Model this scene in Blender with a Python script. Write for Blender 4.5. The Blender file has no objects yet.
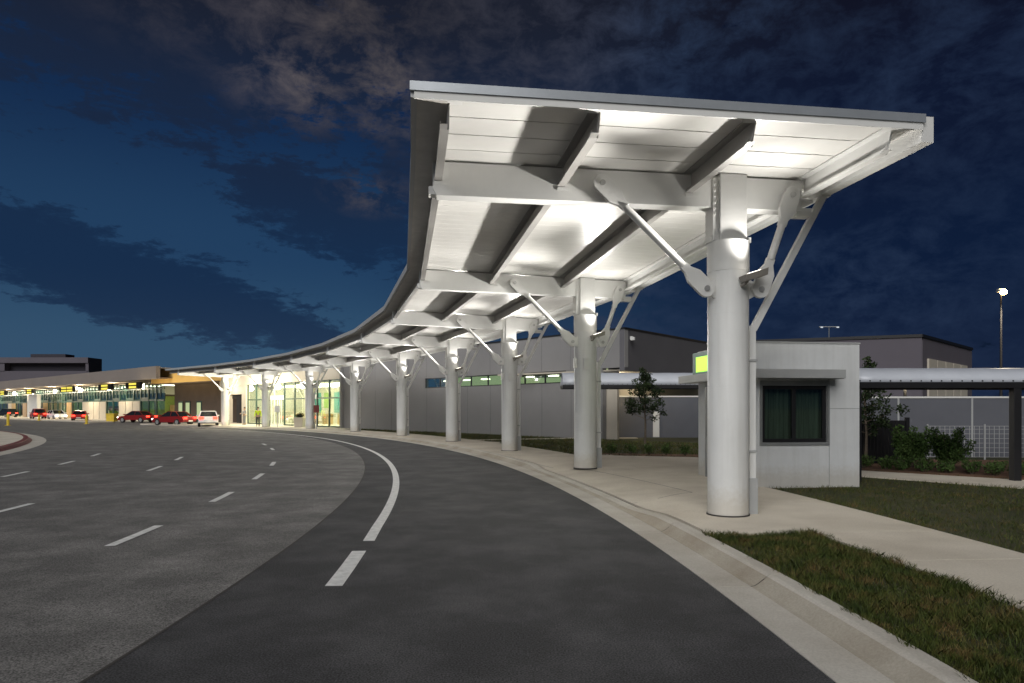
import bpy, bmesh, math, random
import numpy as np
from mathutils import Vector, Matrix
random.seed(7); rng = np.random.default_rng(7)
PI = math.pi; R_ = math.radians
sc = bpy.context.scene; COL = sc.collection
F = 683.0; HZ = 408.7; CAMZ = 1.62
RZ = -0.12                                   # road level

# ------------------------------------------------------------------ materials
def new_mat(name):
    m = bpy.data.materials.new(name); m.use_nodes = True
    nt = m.node_tree; b = nt.nodes['Principled BSDF']
    return m, nt, b
def N(nt, t, **k):
    n = nt.nodes.new(t)
    for a, v in k.items(): setattr(n, a, v)
    return n
def mat(name, c, rough=.6, metal=0., var=.12, scale=3., bump=0., bscale=60., c2=None, spec=None, stretch=None):
    m, nt, b = new_mat(name); L = nt.links.new
    tc = N(nt, 'ShaderNodeTexCoord'); mp = N(nt, 'ShaderNodeMapping')
    L(tc.outputs['Object'], mp.inputs[0])
    if stretch: mp.inputs['Scale'].default_value = stretch
    n = N(nt, 'ShaderNodeTexNoise'); n.inputs['Scale'].default_value = scale; n.inputs['Detail'].default_value = 6
    n.inputs['Roughness'].default_value = .65
    L(mp.outputs[0], n.inputs[0])
    r = N(nt, 'ShaderNodeValToRGB'); L(n.outputs[0], r.inputs[0])
    a = c2 if c2 else tuple(x*(1-var) for x in c); d = c if c2 else tuple(min(1, x*(1+var)) for x in c)
    r.color_ramp.elements[0].position = .3; r.color_ramp.elements[1].position = .7
    r.color_ramp.elements[0].color = (*a, 1); r.color_ramp.elements[1].color = (*d, 1)
    L(r.outputs[0], b.inputs['Base Color'])
    b.inputs['Roughness'].default_value = rough; b.inputs['Metallic'].default_value = metal
    if spec is not None: b.inputs['Specular IOR Level'].default_value = spec
    if bump:
        n2 = N(nt, 'ShaderNodeTexNoise'); n2.inputs['Scale'].default_value = bscale; n2.inputs['Detail'].default_value = 4
        L(mp.outputs[0], n2.inputs[0])
        bp = N(nt, 'ShaderNodeBump'); bp.inputs['Strength'].default_value = bump; bp.inputs['Distance'].default_value = .01
        L(n2.outputs[0], bp.inputs['Height']); L(bp.outputs[0], b.inputs['Normal'])
    return m
def emis(name, c, s, base=(.5, .5, .5), var=0., scale=4.):
    m, nt, b = new_mat(name); b.inputs['Base Color'].default_value = (*base, 1)
    b.inputs['Emission Color'].default_value = (*c, 1); b.inputs['Emission Strength'].default_value = s
    return m
def glass_mat(name, tint, refl=.12):
    m, nt, b = new_mat(name); L = nt.links.new
    nt.nodes.remove(b); out = [n for n in nt.nodes if n.type == 'OUTPUT_MATERIAL'][0]
    t = N(nt, 'ShaderNodeBsdfTransparent'); t.inputs[0].default_value = (*tint, 1)
    g = N(nt, 'ShaderNodeBsdfGlossy'); g.inputs['Roughness'].default_value = .03; g.inputs[0].default_value = (.9, .9, .9, 1)
    fr = N(nt, 'ShaderNodeLayerWeight'); fr.inputs[0].default_value = .12
    ad = N(nt, 'ShaderNodeMath', operation='ADD'); ad.inputs[1].default_value = refl*.4
    L(fr.outputs[1], ad.inputs[0])
    mx = N(nt, 'ShaderNodeMixShader'); L(ad.outputs[0], mx.inputs[0]); L(t.outputs[0], mx.inputs[1]); L(g.outputs[0], mx.inputs[2])
    L(mx.outputs[0], out.inputs[0])
    return m

def asphalt(name, lo, hi, patch=.25, agg=75.):
    m, nt, b = new_mat(name); L = nt.links.new
    tc = N(nt, 'ShaderNodeTexCoord')
    big = N(nt, 'ShaderNodeTexNoise'); big.inputs['Scale'].default_value = patch; big.inputs['Detail'].default_value = 9; big.inputs['Roughness'].default_value = .62
    big.inputs['Distortion'].default_value = .6
    L(tc.outputs['Object'], big.inputs[0])
    r = N(nt, 'ShaderNodeValToRGB'); r.color_ramp.elements[0].position = .3; r.color_ramp.elements[1].position = .72
    r.color_ramp.elements[0].color = (*lo, 1); r.color_ramp.elements[1].color = (*hi, 1); L(big.outputs[0], r.inputs[0])
    v = N(nt, 'ShaderNodeTexNoise'); v.inputs['Scale'].default_value = agg; v.inputs['Detail'].default_value = 3; L(tc.outputs['Object'], v.inputs[0])
    r2 = N(nt, 'ShaderNodeValToRGB'); r2.color_ramp.elements[0].position = .35; r2.color_ramp.elements[1].position = .7
    r2.color_ramp.elements[0].color = (.45, .45, .45, 1); r2.color_ramp.elements[1].color = (1.85, 1.85, 1.85, 1); L(v.outputs[0], r2.inputs[0])
    # scuffs and dust streaks
    st = N(nt, 'ShaderNodeTexNoise'); st.inputs['Scale'].default_value = 1.1; st.inputs['Detail'].default_value = 8; st.inputs['Roughness'].default_value = .7
    L(tc.outputs['Object'], st.inputs[0])
    r3 = N(nt, 'ShaderNodeValToRGB'); r3.color_ramp.elements[0].position = .42; r3.color_ramp.elements[1].position = .75
    r3.color_ramp.elements[0].color = (.90, .90, .90, 1); r3.color_ramp.elements[1].color = (1.8, 1.79, 1.78, 1); L(st.outputs[0], r3.inputs[0])
    m1 = N(nt, 'ShaderNodeMix', data_type='RGBA', blend_type='MULTIPLY'); m1.inputs[0].default_value = 1
    L(r.outputs[0], m1.inputs[6]); L(r2.outputs[0], m1.inputs[7])
    m2 = N(nt, 'ShaderNodeMix', data_type='RGBA', blend_type='MULTIPLY'); m2.inputs[0].default_value = 1
    L(m1.outputs[2], m2.inputs[6]); L(r3.outputs[0], m2.inputs[7]); L(m2.outputs[2], b.inputs['Base Color'])
    b.inputs['Roughness'].default_value = .85
    b.inputs['Specular IOR Level'].default_value = .25
    bp = N(nt, 'ShaderNodeBump'); bp.inputs['Strength'].default_value = .5; bp.inputs['Distance'].default_value = .006
    L(v.outputs[0], bp.inputs['Height']); L(bp.outputs[0], b.inputs['Normal'])
    return m
def concrete(name, c, stain):
    m, nt, b = new_mat(name); L = nt.links.new
    tc = N(nt, 'ShaderNodeTexCoord')
    a = N(nt, 'ShaderNodeTexNoise'); a.inputs['Scale'].default_value = .7; a.inputs['Detail'].default_value = 9; a.inputs['Roughness'].default_value = .6; L(tc.outputs['Object'], a.inputs[0])
    r = N(nt, 'ShaderNodeValToRGB'); r.color_ramp.elements[0].position = .34; r.color_ramp.elements[1].position = .62
    r.color_ramp.elements[0].color = (*stain, 1); r.color_ramp.elements[1].color = (*c, 1); L(a.outputs[0], r.inputs[0])
    v = N(nt, 'ShaderNodeTexNoise'); v.inputs['Scale'].default_value = 45; v.inputs['Detail'].default_value = 8; v.inputs['Roughness'].default_value = .75; L(tc.outputs['Object'], v.inputs[0])
    r2 = N(nt, 'ShaderNodeValToRGB'); r2.color_ramp.elements[0].position = .3; r2.color_ramp.elements[1].position = .7
    r2.color_ramp.elements[0].color = (.78, .78, .78, 1); r2.color_ramp.elements[1].color = (1.12, 1.12, 1.12, 1); L(v.outputs[0], r2.inputs[0])
    m1 = N(nt, 'ShaderNodeMix', data_type='RGBA', blend_type='MULTIPLY'); m1.inputs[0].default_value = 1
    L(r.outputs[0], m1.inputs[6]); L(r2.outputs[0], m1.inputs[7]); L(m1.outputs[2], b.inputs['Base Color'])
    b.inputs['Roughness'].default_value = .85
    bp = N(nt, 'ShaderNodeBump'); bp.inputs['Strength'].default_value = .25; bp.inputs['Distance'].default_value = .004
    L(v.outputs[0], bp.inputs['Height']); L(bp.outputs[0], b.inputs['Normal'])
    return m
def leafy(name, c1, c2, c3, scale=1.2, trans=True):
    m, nt, b = new_mat(name); L = nt.links.new
    g = N(nt, 'ShaderNodeNewGeometry')
    a = N(nt, 'ShaderNodeTexNoise'); a.inputs['Scale'].default_value = scale; a.inputs['Detail'].default_value = 6; a.inputs['Roughness'].default_value = .7
    L(g.outputs['Position'], a.inputs[0])
    r = N(nt, 'ShaderNodeValToRGB'); e = r.color_ramp.elements; e[0].position = .38; e[1].position = .66; e[0].color = (*c1, 1); e[1].color = (*c3, 1)
    x = e.new(.5); x.color = (*c2, 1); L(a.outputs[0], r.inputs[0])
    hs = N(nt, 'ShaderNodeHueSaturation'); mr = N(nt, 'ShaderNodeMapRange'); mr.inputs[3].default_value = .55; mr.inputs[4].default_value = 1.5
    L(g.outputs['Random Per Island'], mr.inputs[0]); L(mr.outputs[0], hs.inputs['Value']); L(r.outputs[0], hs.inputs['Color'])
    L(hs.outputs[0], b.inputs['Base Color']); b.inputs['Roughness'].default_value = .65; b.inputs['Specular IOR Level'].default_value = .25
    return m

M = {}
M['white'] = mat('white_paint', (.72, .72, .70), .42, var=.05, scale=1.3, bump=.08, bscale=25)
M['column'] = mat('column_paint', (.72, .725, .71), .5, var=.05, scale=1.1, bump=.1, bscale=40)
def grime(m, z0, amt):
    nt = m.node_tree; L = nt.links.new; b = nt.nodes['Principled BSDF']; src = b.inputs['Base Color'].links[0].from_socket
    tc = N(nt, 'ShaderNodeTexCoord'); mp = N(nt, 'ShaderNodeMapping'); mp.inputs['Scale'].default_value = (9, 9, .7); L(tc.outputs['Object'], mp.inputs[0])
    n = N(nt, 'ShaderNodeTexNoise'); n.inputs['Scale'].default_value = 1.; n.inputs['Detail'].default_value = 7; L(mp.outputs[0], n.inputs[0])
    r = N(nt, 'ShaderNodeValToRGB'); r.color_ramp.elements[0].position = .46; r.color_ramp.elements[1].position = .80
    r.color_ramp.elements[0].color = (1, 1, 1, 1); r.color_ramp.elements[1].color = (1-amt, 1-amt*1.05, 1-amt*1.15, 1); L(n.outputs[0], r.inputs[0])
    n2 = N(nt, 'ShaderNodeTexNoise'); n2.inputs['Scale'].default_value = 14; n2.inputs['Detail'].default_value = 6; L(tc.outputs['Object'], n2.inputs[0])
    sp = N(nt, 'ShaderNodeSeparateXYZ'); L(tc.outputs['Object'], sp.inputs[0])
    a = N(nt, 'ShaderNodeMath', operation='MULTIPLY_ADD'); L(n2.outputs[0], a.inputs[0]); a.inputs[1].default_value = -.35; L(sp.outputs[2], a.inputs[2])
    r2 = N(nt, 'ShaderNodeValToRGB'); r2.color_ramp.elements[0].position = 0; r2.color_ramp.elements[1].position = z0
    r2.color_ramp.elements[0].color = (.84, .80, .74, 1); r2.color_ramp.elements[1].color = (1, 1, 1, 1); L(a.outputs[0], r2.inputs[0])
    m1 = N(nt, 'ShaderNodeMix', data_type='RGBA', blend_type='MULTIPLY'); m1.inputs[0].default_value = 1; L(src, m1.inputs[6]); L(r.outputs[0], m1.inputs[7])
    m2 = N(nt, 'ShaderNodeMix', data_type='RGBA', blend_type='MULTIPLY'); m2.inputs[0].default_value = 1; L(m1.outputs[2], m2.inputs[6]); L(r2.outputs[0], m2.inputs[7])
    L(m2.outputs[2], b.inputs['Base Color'])
grime(M['column'], .30, .12)
M['deck'] = mat('deck_panel', (.74, .73, .70), .26, var=.05, scale=.8, bump=.35, bscale=5.)
M['roof_dark'] = mat('roof_membrane', (.02, .02, .02), .9)
M['steel'] = mat('galvanised_flashing', (.42, .45, .48), .4, .5, var=.18, scale=.7)
M['shaded_grey'] = mat('shaded_grey_purlin', (.30, .29, .275), .5, var=.08, scale=2)  # grey darkened in colour to stand for purlin faces the uplights miss
M['edge_paint'] = mat('edge_soffit_paint', (.52, .50, .46), .5)
M['lamp_body'] = mat('lamp_body', (.30, .28, .25), .5, .3)
M['bolt'] = mat('bolt_metal', (.45, .45, .44), .4, .6)
M['joint'] = mat('joint_filler', (.05, .045, .04), .95)
M['asphalt_new'] = asphalt('asphalt_new', (.042, .042, .044), (.060, .060, .062), .35)
M['asphalt_old'] = asphalt('asphalt_old', (.122, .119, .115), (.150, .146, .141), .22, 75)
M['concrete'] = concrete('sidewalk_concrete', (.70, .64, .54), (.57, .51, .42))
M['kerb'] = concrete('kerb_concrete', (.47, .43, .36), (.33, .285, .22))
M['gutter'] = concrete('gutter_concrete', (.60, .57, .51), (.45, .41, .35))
M['line'] = mat('road_paint', (.72, .72, .70), .7, var=.22, scale=9, bump=.2, bscale=80)
M['red_paint'] = mat('red_kerb_paint', (.17, .03, .025), .6, var=.3, scale=4)
M['wall_grey'] = mat('grey_panel_wall', (.25, .245, .245), .75, var=.06, scale=.5, bump=.1)
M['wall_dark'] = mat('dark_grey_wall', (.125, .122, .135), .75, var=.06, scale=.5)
M['wall_slate'] = mat('slate_low_wall', (.115, .12, .14), .8, var=.06, scale=1.)
M['wall_mauve'] = mat('mauve_wall', (.115, .103, .125), .8, var=.06, scale=.3)
M['beige'] = mat('beige_wall', (.55, .50, .42), .7, var=.06, scale=.8)
M['booth'] = mat('booth_stucco', (.66, .675, .68), .8, var=.05, scale=2.2, bump=.3, bscale=120)
grime(M['booth'], .30, .09)
M['awning'] = mat('awning_metal', (.42, .43, .43), .5, .1, var=.06, scale=1.5)
M['frame_grey'] = mat('grey_window_frame', (.25, .26, .26), .45, .3)
M['black'] = mat('black_metal', (.015, .015, .017), .45, .2)
M['rubber'] = mat('tyre_rubber', (.02, .02, .02), .85)
M['teal'] = mat('teal_frame', (.10, .20, .19), .5)
M['lime'] = emis('lime_sign_face', (.42, .85, .05), 1.5, (.3, .6, .05))
M['booth_glass'] = glass_mat('booth_glass', (.75, .82, .78), .05)
M['glass'] = glass_mat('shop_glass', (.80, .88, .83), .12)
M['curtain'] = mat('pleated_curtain', (.10, .12, .105), .9, var=.5, scale=6, stretch=(6, 6, .2))
M['vault'] = mat('vault_sheet', (.58, .61, .67), .38, .05, var=.07, scale=1.2)
M['gold'] = mat('gold_fascia', (.62, .40, .13), .5, var=.1, scale=.6)
M['brown'] = mat('brown_wall', (.14, .10, .07), .8, var=.15, scale=.7)
M['term_fascia'] = mat('terminal_fascia', (.26, .225, .20), .75, var=.05, scale=.3)
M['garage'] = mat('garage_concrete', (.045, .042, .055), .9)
M['green_metal'] = mat('green_frame', (.02, .06, .05), .5)
M['yellow'] = mat('yellow_paint', (.70, .50, .04), .5)
M['yellow_lit'] = emis('yellow_lit_sign', (1., .85, .12), 1.1, (.5, .4, .05))
M['white_lit'] = emis('ceiling_light_panel', (1., .93, .72), 7.)
M['warm_lit'] = emis('warm_lamp', (1., .86, .55), 30.)
M['lens'] = emis('uplight_lens', (1., .93, .8), 6.)
M['mast_lit'] = emis('mast_lamp', (1., .62, .25), 60.)
M['far_lit'] = emis('far_lamp', (.8, .9, 1.), .5)
M['win_lit'] = emis('lit_window', (.62, .72, .38), .55, (.3, .35, .2))
M['tail'] = emis('tail_light', (1., .04, .02), 6., (.5, .02, .02))
M['headl'] = emis('white_lamp', (1., .95, .9), 9.)
M['bark'] = mat('tree_bark', (.12, .095, .07), .9, var=.3, scale=20, bump=.5)
M['leaf'] = leafy('tree_leaf', (.012, .022, .008), (.022, .038, .012), (.04, .058, .02), 1.5)
M['shrub'] = leafy('shrub_leaf', (.030, .060, .014), (.06, .11, .026), (.10, .16, .045), 2.)
M['mulch'] = mat('bark_mulch', (.16, .085, .05), .95, var=.45, scale=18, bump=1., bscale=40)
M['soil'] = mat('lawn_soil', (.055, .052, .022), .95, c2=(.03, .036, .012), scale=1.3, bump=1., bscale=60)
M['ground'] = mat('far_ground', (.04, .045, .02), .95, c2=(.03, .035, .015), scale=.2)
M['grass'] = leafy('grass_blade', (.032, .052, .010), (.066, .082, .016), (.17, .105, .045), 3.0)
M['car_red'] = mat('dark_red_car_paint', (.25, .015, .015), .3, .2, var=.03); M['car_red2'] = mat('red_car_paint', (.42, .03, .025), .3, .2, var=.03)
M['car_white'] = mat('white_car_paint', (.75, .75, .76), .3, var=.02)
M['car_black'] = mat('black_car_paint', (.02, .02, .022), .25, .2, var=.02)
M['car_glass'] = mat('car_glass', (.015, .018, .02), .08)
M['skin'] = mat('skin', (.42, .26, .18), .6); M['hair'] = mat('hair', (.03, .02, .015), .7)
M['cloth_grey'] = mat('grey_cloth', (.22, .23, .25), .9); M['cloth_dark'] = mat('dark_cloth', (.02, .02, .025), .9)
M['vest'] = mat('high_vis_vest', (.62, .78, .03), .8); M['shoe'] = mat('shoe', (.02, .02, .02), .6)
M['tan'] = mat('tan_panel', (.42, .30, .20), .7)
M['wood'] = mat('counter_wood', (.45, .30, .14), .5, var=.3, scale=2)

# ------------------------------------------------------------------ mesh helpers
class MB:
    def __init__(s): s.v = []; s.f = []; s.sm = []; s.calls = []
    def add(s, vs, fs, smooth=False):
        s.calls.append(([tuple(v) for v in vs], list(fs), smooth)); o = len(s.v); s.v += [tuple(v) for v in vs]; s.f += [tuple(i+o for i in f) for f in fs]; s.sm += [smooth]*len(fs)
    def hexa(s, p):   # 8 points: bottom 4 ccw, top 4 ccw
        s.add(p, [(3, 2, 1, 0), (4, 5, 6, 7), (0, 1, 5, 4), (1, 2, 6, 5), (2, 3, 7, 6), (3, 0, 4, 7)])
    def box(s, x0, x1, y0, y1, z0, z1, T=None):
        p = [(x0, y0, z0), (x1, y0, z0), (x1, y1, z0), (x0, y1, z0), (x0, y0, z1), (x1, y0, z1), (x1, y1, z1), (x0, y1, z1)]
        if T is not None: p = [tuple(T @ Vector(q)) for q in p]
        s.hexa(p)
    def prism(s, poly, h0, h1, T=None):   # poly in xy, extruded z
        n = len(poly); p = [(x, y, h0) for x, y in poly]+[(x, y, h1) for x, y in poly]
        if T is not None: p = [tuple(T @ Vector(q)) for q in p]
        s.add(p, [tuple(range(n-1, -1, -1)), tuple(range(n, 2*n))]+[(i, (i+1) % n, n+(i+1) % n, n+i) for i in range(n)])
    def tube(s, pts, rad, n=12, caps=True):
        pts = [Vector(p) for p in pts]; rings = []
        rad = rad if isinstance(rad, (list, tuple)) else [rad]*len(pts)
        for i, p in enumerate(pts):
            d = (pts[min(i+1, len(pts)-1)]-pts[max(i-1, 0)]).normalized()
            u = d.cross(Vector((0, 0, 1)) if abs(d.z) < .9 else Vector((1, 0, 0))).normalized(); w = d.cross(u)
            rings.append([p+(u*math.cos(2*PI*k/n)+w*math.sin(2*PI*k/n))*rad[i] for k in range(n)])
        vs = [q for r in rings for q in r]; fs = []
        for i in range(len(pts)-1):
            for k in range(n): fs.append((i*n+k, i*n+(k+1) % n, (i+1)*n+(k+1) % n, (i+1)*n+k))
        s.add(vs, fs, True)
        if caps:
            s.add(rings[0], [tuple(range(n))]); s.add(rings[-1], [tuple(range(n-1, -1, -1))])
    def bar(s, a, b, w, h, up=(0, 0, 1)):   # rectangular bar, w across, h along up-ish
        a = Vector(a); b = Vector(b); d = (b-a).normalized(); u = d.cross(Vector(up)).normalized(); q = u.cross(d).normalized()
        p = []
        for c in (a, b):
            p += [c-u*w/2-q*h/2, c+u*w/2-q*h/2, c+u*w/2+q*h/2, c-u*w/2+q*h/2]
        s.hexa([p[0], p[1], p[2], p[3], p[4], p[5], p[6], p[7]])
    def sheet(s, poly, z): s.add([(x, y, z) for x, y in poly], [tuple(range(len(poly)))])
    def each(s, name, m, parent=None, bevel=0.):
        for v, f, q in s.calls:
            b = MB(); b.add(v, f, q); b.build(name, m, parent, bevel)
    def build(s, name, m, parent=None, bevel=0., kind=None):
        me = bpy.data.meshes.new(name); me.from_pydata(s.v, [], s.f); me.update()
        bm = bmesh.new(); bm.from_mesh(me); bmesh.ops.recalc_face_normals(bm, faces=bm.faces) if kind != 'nofix' else None
        bm.to_mesh(me); bm.free()
        me.polygons.foreach_set('use_smooth', s.sm)
        o = bpy.data.objects.new(name, me); COL.objects.link(o)
        me.materials.append(m)
        if parent is not None: o.parent = parent
        if bevel:
            b = o.modifiers.new('bevel', 'BEVEL'); b.width = bevel; b.segments = 2; b.limit_method = 'ANGLE'; b.angle_limit = R_(40)
        if kind == 'structure': o['kind'] = 'structure'
        return o
def raw(name, v, f, m, parent=None):
    me = bpy.data.meshes.new(name); v = np.asarray(v, np.float32).reshape(-1, 3); f = np.asarray(f, np.int32)
    me.vertices.add(len(v)); me.vertices.foreach_set('co', v.ravel())
    k = f.shape[1]; me.loops.add(f.size); me.loops.foreach_set('vertex_index', f.ravel())
    me.polygons.add(len(f)); me.polygons.foreach_set('loop_start', np.arange(len(f), dtype=np.int32)*k)
    me.update(calc_edges=True); me.validate()
    o = bpy.data.objects.new(name, me); COL.objects.link(o); me.materials.append(m)
    if parent is not None: o.parent = parent
    return o
def tag(o, label, cat, group=None, kind=None):
    o['label'] = label; o['category'] = cat
    if group: o['group'] = group
    if kind: o['kind'] = kind
    return o
def thing(name, label, cat, loc=(0, 0, 0), rz=0, group=None):
    o = bpy.data.objects.new(name, None); COL.objects.link(o); o.location = loc; o.rotation_euler = (0, 0, rz); o.empty_display_size = .2
    return tag(o, label, cat, group)
def copy_tree(o, parent=None):
    c = o.copy(); COL.objects.link(c); c.parent = parent
    for ch in list(o.children): copy_tree(ch, c)
    return c

# ------------------------------------------------------------------ the road arc: s along, r to the right
A1 = .1058; R0 = 76.6
C0 = Vector((3.3135-R0*math.cos(A1), 10.483-R0*math.sin(A1)))
# centreline table: a circle near the camera that slowly opens out farther on
TS = np.arange(-70, 180.01, .25); TK = np.where(TS < 0, 1/R0, np.maximum(.0089, 1/R0-.0003*TS/8.15))
TA = np.concatenate([[0], np.cumsum((TK[1:]+TK[:-1])/2*.25)]); TA += A1-np.interp(0, TS, TA)
TX = np.concatenate([[0], np.cumsum(-np.sin((TA[1:]+TA[:-1])/2)*.25)]); TX += 3.3135-np.interp(0, TS, TX)
TY = np.concatenate([[0], np.cumsum(np.cos((TA[1:]+TA[:-1])/2)*.25)]); TY += 10.483-np.interp(0, TS, TY)
def P(s, r, z=0.):
    a = float(np.interp(s, TS, TA)); return Vector((float(np.interp(s, TS, TX))+r*math.cos(a), float(np.interp(s, TS, TY))+r*math.sin(a), z))
def s_at(px):      # where the column line crosses a bearing
    return float(np.interp(-px, -(512+F*TX/np.maximum(TY, 1))[250:], TS[250:]))
def arc_sheet(name, s0, s1, ds, rs, zf, m, lab=None, kind='structure', skirt=0):
    n = max(1, int(round((s1-s0)/ds))); vs = []; fs = []; k = len(rs)
    for i in range(n+1):
        s = s0+(s1-s0)*i/n
        rr = [q(s) if callable(q) else q for q in rs]
        for r in rr: vs.append(P(s, r, zf(s, r) if callable(zf) else zf))
    for i in range(n):
        for j in range(k-1): fs.append((i*k+j, i*k+j+1, (i+1)*k+j+1, (i+1)*k+j))
    b = MB(); b.add(vs, fs)
    if skirt:
        for (a_, c_) in ((0, None), (k-1, None)):
            e = [Vector(vs[i*k+a_]) for i in range(n+1)]; q = e+[p-Vector((0, 0, skirt)) for p in e]
            b.add(q, [(i, i+1, n+2+i, n+1+i) for i in range(n)])
        for i0 in (0, n):
            e = [Vector(vs[i0*k+j]) for j in range(k)]; q = e+[p-Vector((0, 0, skirt)) for p in e]
            b.add(q, [(j, j+1, k+1+j, k+j) for j in range(k-1)])
    o = b.build(name, m, kind='nofix'); o['kind'] = kind
    return o
def sm(x, a, b):
    t = min(1, max(0, (x-a)/(b-a))); return t*t*(3-2*t)
def ramp(s): return sm(s, -.2, 1.6)*(1-sm(s, 8.8, 10.2))      # dropped kerb
def ktop(s): return -.098*ramp(s)
def ztop(s, r): return ktop(s)*(1-sm(r, -.95, .35))

# setting ---------------------------------------------------------------
b = MB(); b.sheet([(-1800, -1800), (1800, -1800), (1800, 1800), (-1800, 1800)], -.30); b.build('ground', M['ground'], kind='structure')
arc_sheet('road', -60, 165, 2.5, [-60, -45, -30, -15, -1.6], RZ-.004, M['asphalt_old'])
b = MB(); b.sheet([(-260, 10), (-62, 10), (-30, 60), (-44, 93), (-130, 168), (-260, 200)], RZ-.02); b.build('terminal_road', M['asphalt_old'], kind='structure')
def rb(s): return -6.45+1.35*min(1.3, max(-.2, (s+6)/37))
arc_sheet('new_asphalt_road', -60, 62, 1.0, [rb, -4.5, -3, -1.62], RZ, M['asphalt_new'])
# kerb and gutter, cast in lengths with open joints
kb = MB(); gb = MB(); fb_ = MB()
seg = 3.05; s = -25.1
while s < 78:
    for lst, bb in ((('k',), kb), (('g',), gb), (('f',), fb_)):
        n = 4; vs = []
        for i in range(n+1):
            t = s+.007+(seg-.014)*i/n; kt = ktop(t)
            if lst[0] == 'k': pr = [(-.95, -.2), (-.95, kt-.008), (-.965, kt), (-1.08, kt), (-1.105, kt-.006), (-1.125, kt-.022)]
            elif lst[0] == 'f': pr = [(-1.125, kt-.022), (-1.14, min(kt-.035, kt)), (-1.215, RZ+.030), (-1.25, RZ+.010), (-1.285, RZ+.004), (-1.285, -.2)]
            else: pr = [(-1.285, -.2), (-1.285, RZ+.002), (-1.66, RZ+.008), (-1.66, -.2)]
            if lst[0] != 'g': pr = [(r, max(z, RZ+.003) if z > -.19 else z) for r, z in pr]
            vs += [P(t, r, z) for r, z in pr]
        k = len(pr); fs = [(i*k+j, i*k+j+1, (i+1)*k+j+1, (i+1)*k+j) for i in range(n) for j in range(k-1)]
        if lst[0] != 'f': fs += [tuple(range(k)), tuple(range(n*k, n*k+k))]
        bb.add(vs, fs)
    s += seg
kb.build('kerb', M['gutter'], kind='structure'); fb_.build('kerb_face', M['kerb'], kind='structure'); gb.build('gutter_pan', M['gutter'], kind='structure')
arc_sheet('kerb_bedding', -25, 78, 1.0, [-1.70, -.93], RZ-.04, M['joint'])
# sidewalk: slabs
sb = MB(); cut = []
def slab(s0, s1, r0, r1, g=.0075):
    n = max(2, int((s1-s0)/.5)); top = []
    for i in range(n+1):
        t = s0+g+(s1-s0-2*g)*i/n
        re = 2.02+.036*(t+7) if r1 == 'e' else r1
        for r in [r0+g+(re-r0-2*g)*j/4 for j in range(5)]: top.append(P(t, r, ztop(t, r)))
    k = 5; fs = [(i*k+j, i*k+j+1, (i+1)*k+j+1, (i+1)*k+j) for i in range(n) for j in range(k-1)]
    sb.add(top, fs)
    rim = [j for j in range(k)]+[i*k+k-1 for i in range(1, n+1)]+[n*k+j for j in range(k-2, -1, -1)]+[i*k for i in range(n-1, 0, -1)]
    e = [top[i] for i in rim]; L = len(e)
    sb.add(e+[Vector((p.x, p.y, -.1 if ztop(0, 0) > -.5 else 0))-Vector((0, 0, .05)) for p in e], [(i, (i+1) % L, L+(i+1) % L, L+i) for i in range(L)])
s = -24.3
while s < -1.6: slab(s, min(s+1.62, -1.55), .5, 'e'); s += 1.62
s = -1.55
js = [-1.55, 1.3, 3.6, 5.6, 7.6, 10.2, 13.2]
for a_, b_ in zip(js[:-1], js[1:]): slab(a_, b_, -.895, 'e')
s = 13.2
while s < 46: slab(s, s+3.05, -.935, 1.55); s += 3.05
while s < 80: slab(s, s+3.05, -.935, 3.0); slab(s, s+3.05, 3.0, 13.); s += 3.05
sb.build('sidewalk', M['concrete'], kind='structure')
arc_sheet('sidewalk_bedding', -1.5, 79, 1.0, [-.93, 1.3], -.125, M['joint'])
# drop-kerb flare joints
b = MB()
for (a0, a1) in (((2.0, -.93), (2.66, .5)), ((2.66, .5), (7.64, 0.)), ((7.64, 0.), (9.9, -.93))):
    for i in range(12):
        q = []
        for t, o_ in ((i/12, -.009), (i/12, .009), ((i+1)/12, .009), ((i+1)/12, -.009)):
            s_ = a0[0]+(a1[0]-a0[0])*t; r_ = a0[1]+(a1[1]-a0[1])*t+o_
            q.append(P(s_+(o_*1.5 if a0[0] == 2.0 or a1[0] == 9.9 else 0), r_, ztop(s_, r_)+.005))
        b.add(q, [(0, 1, 2, 3)])
b.build('ramp_joint', M['joint'], kind='structure')
def zgrid(name, poly, z, m, th=.1):
    b = MB(); b.prism(poly, z-th, z); return b.build(name, m, kind='structure')
zgrid('booth_pavement', [(4.2, 13.9), (4.75, 13.9), (4.6, 17.4), (6.8, 17.55), (8.4, 16.5), (9.2, 18.), (8.2, 20.5), (6.1, 22.9), (2.4, 24.2), (1.6, 22)], -.005, M['concrete'])
zgrid('garden_path', [(8.4, 16.5), (10.5, 14.04), (14.2, 9.7), (15.5, 11.2), (11.7, 15.6), (9.2, 18.)], -.007, M['concrete'])
zgrid('building_path', [(-1.0, 31.2), (-.4, 33.4), (-2.7, 35.), (3.4, 37.7), (7., 38.), (7., 38.6), (3.4, 38.3), (-3.2, 35.5), (-3.8, 34.6)], -.008, M['concrete'])
arc_sheet('lawn', -25, 60, 2.5, [-.93, 1, 4, 10, 20, 40, 75], lambda s, r: -.03 if s < -1.6 or r > .9 else -.16, M['soil'])
zgrid('shrub_bed_soil', [(9.35, 18.2), (11.9, 15.75), (15.6, 11.4), (20, 16), (17, 21.5), (10, 22.5)], -.014, M['mulch'], .02)
zgrid('hedge_bed_soil', [(3.2, 24.2), (6.3, 23.05), (8.4, 20.8), (9.2, 22), (8.2, 24), (3.2, 25.1)], -.013, M['mulch'], .02)
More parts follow.
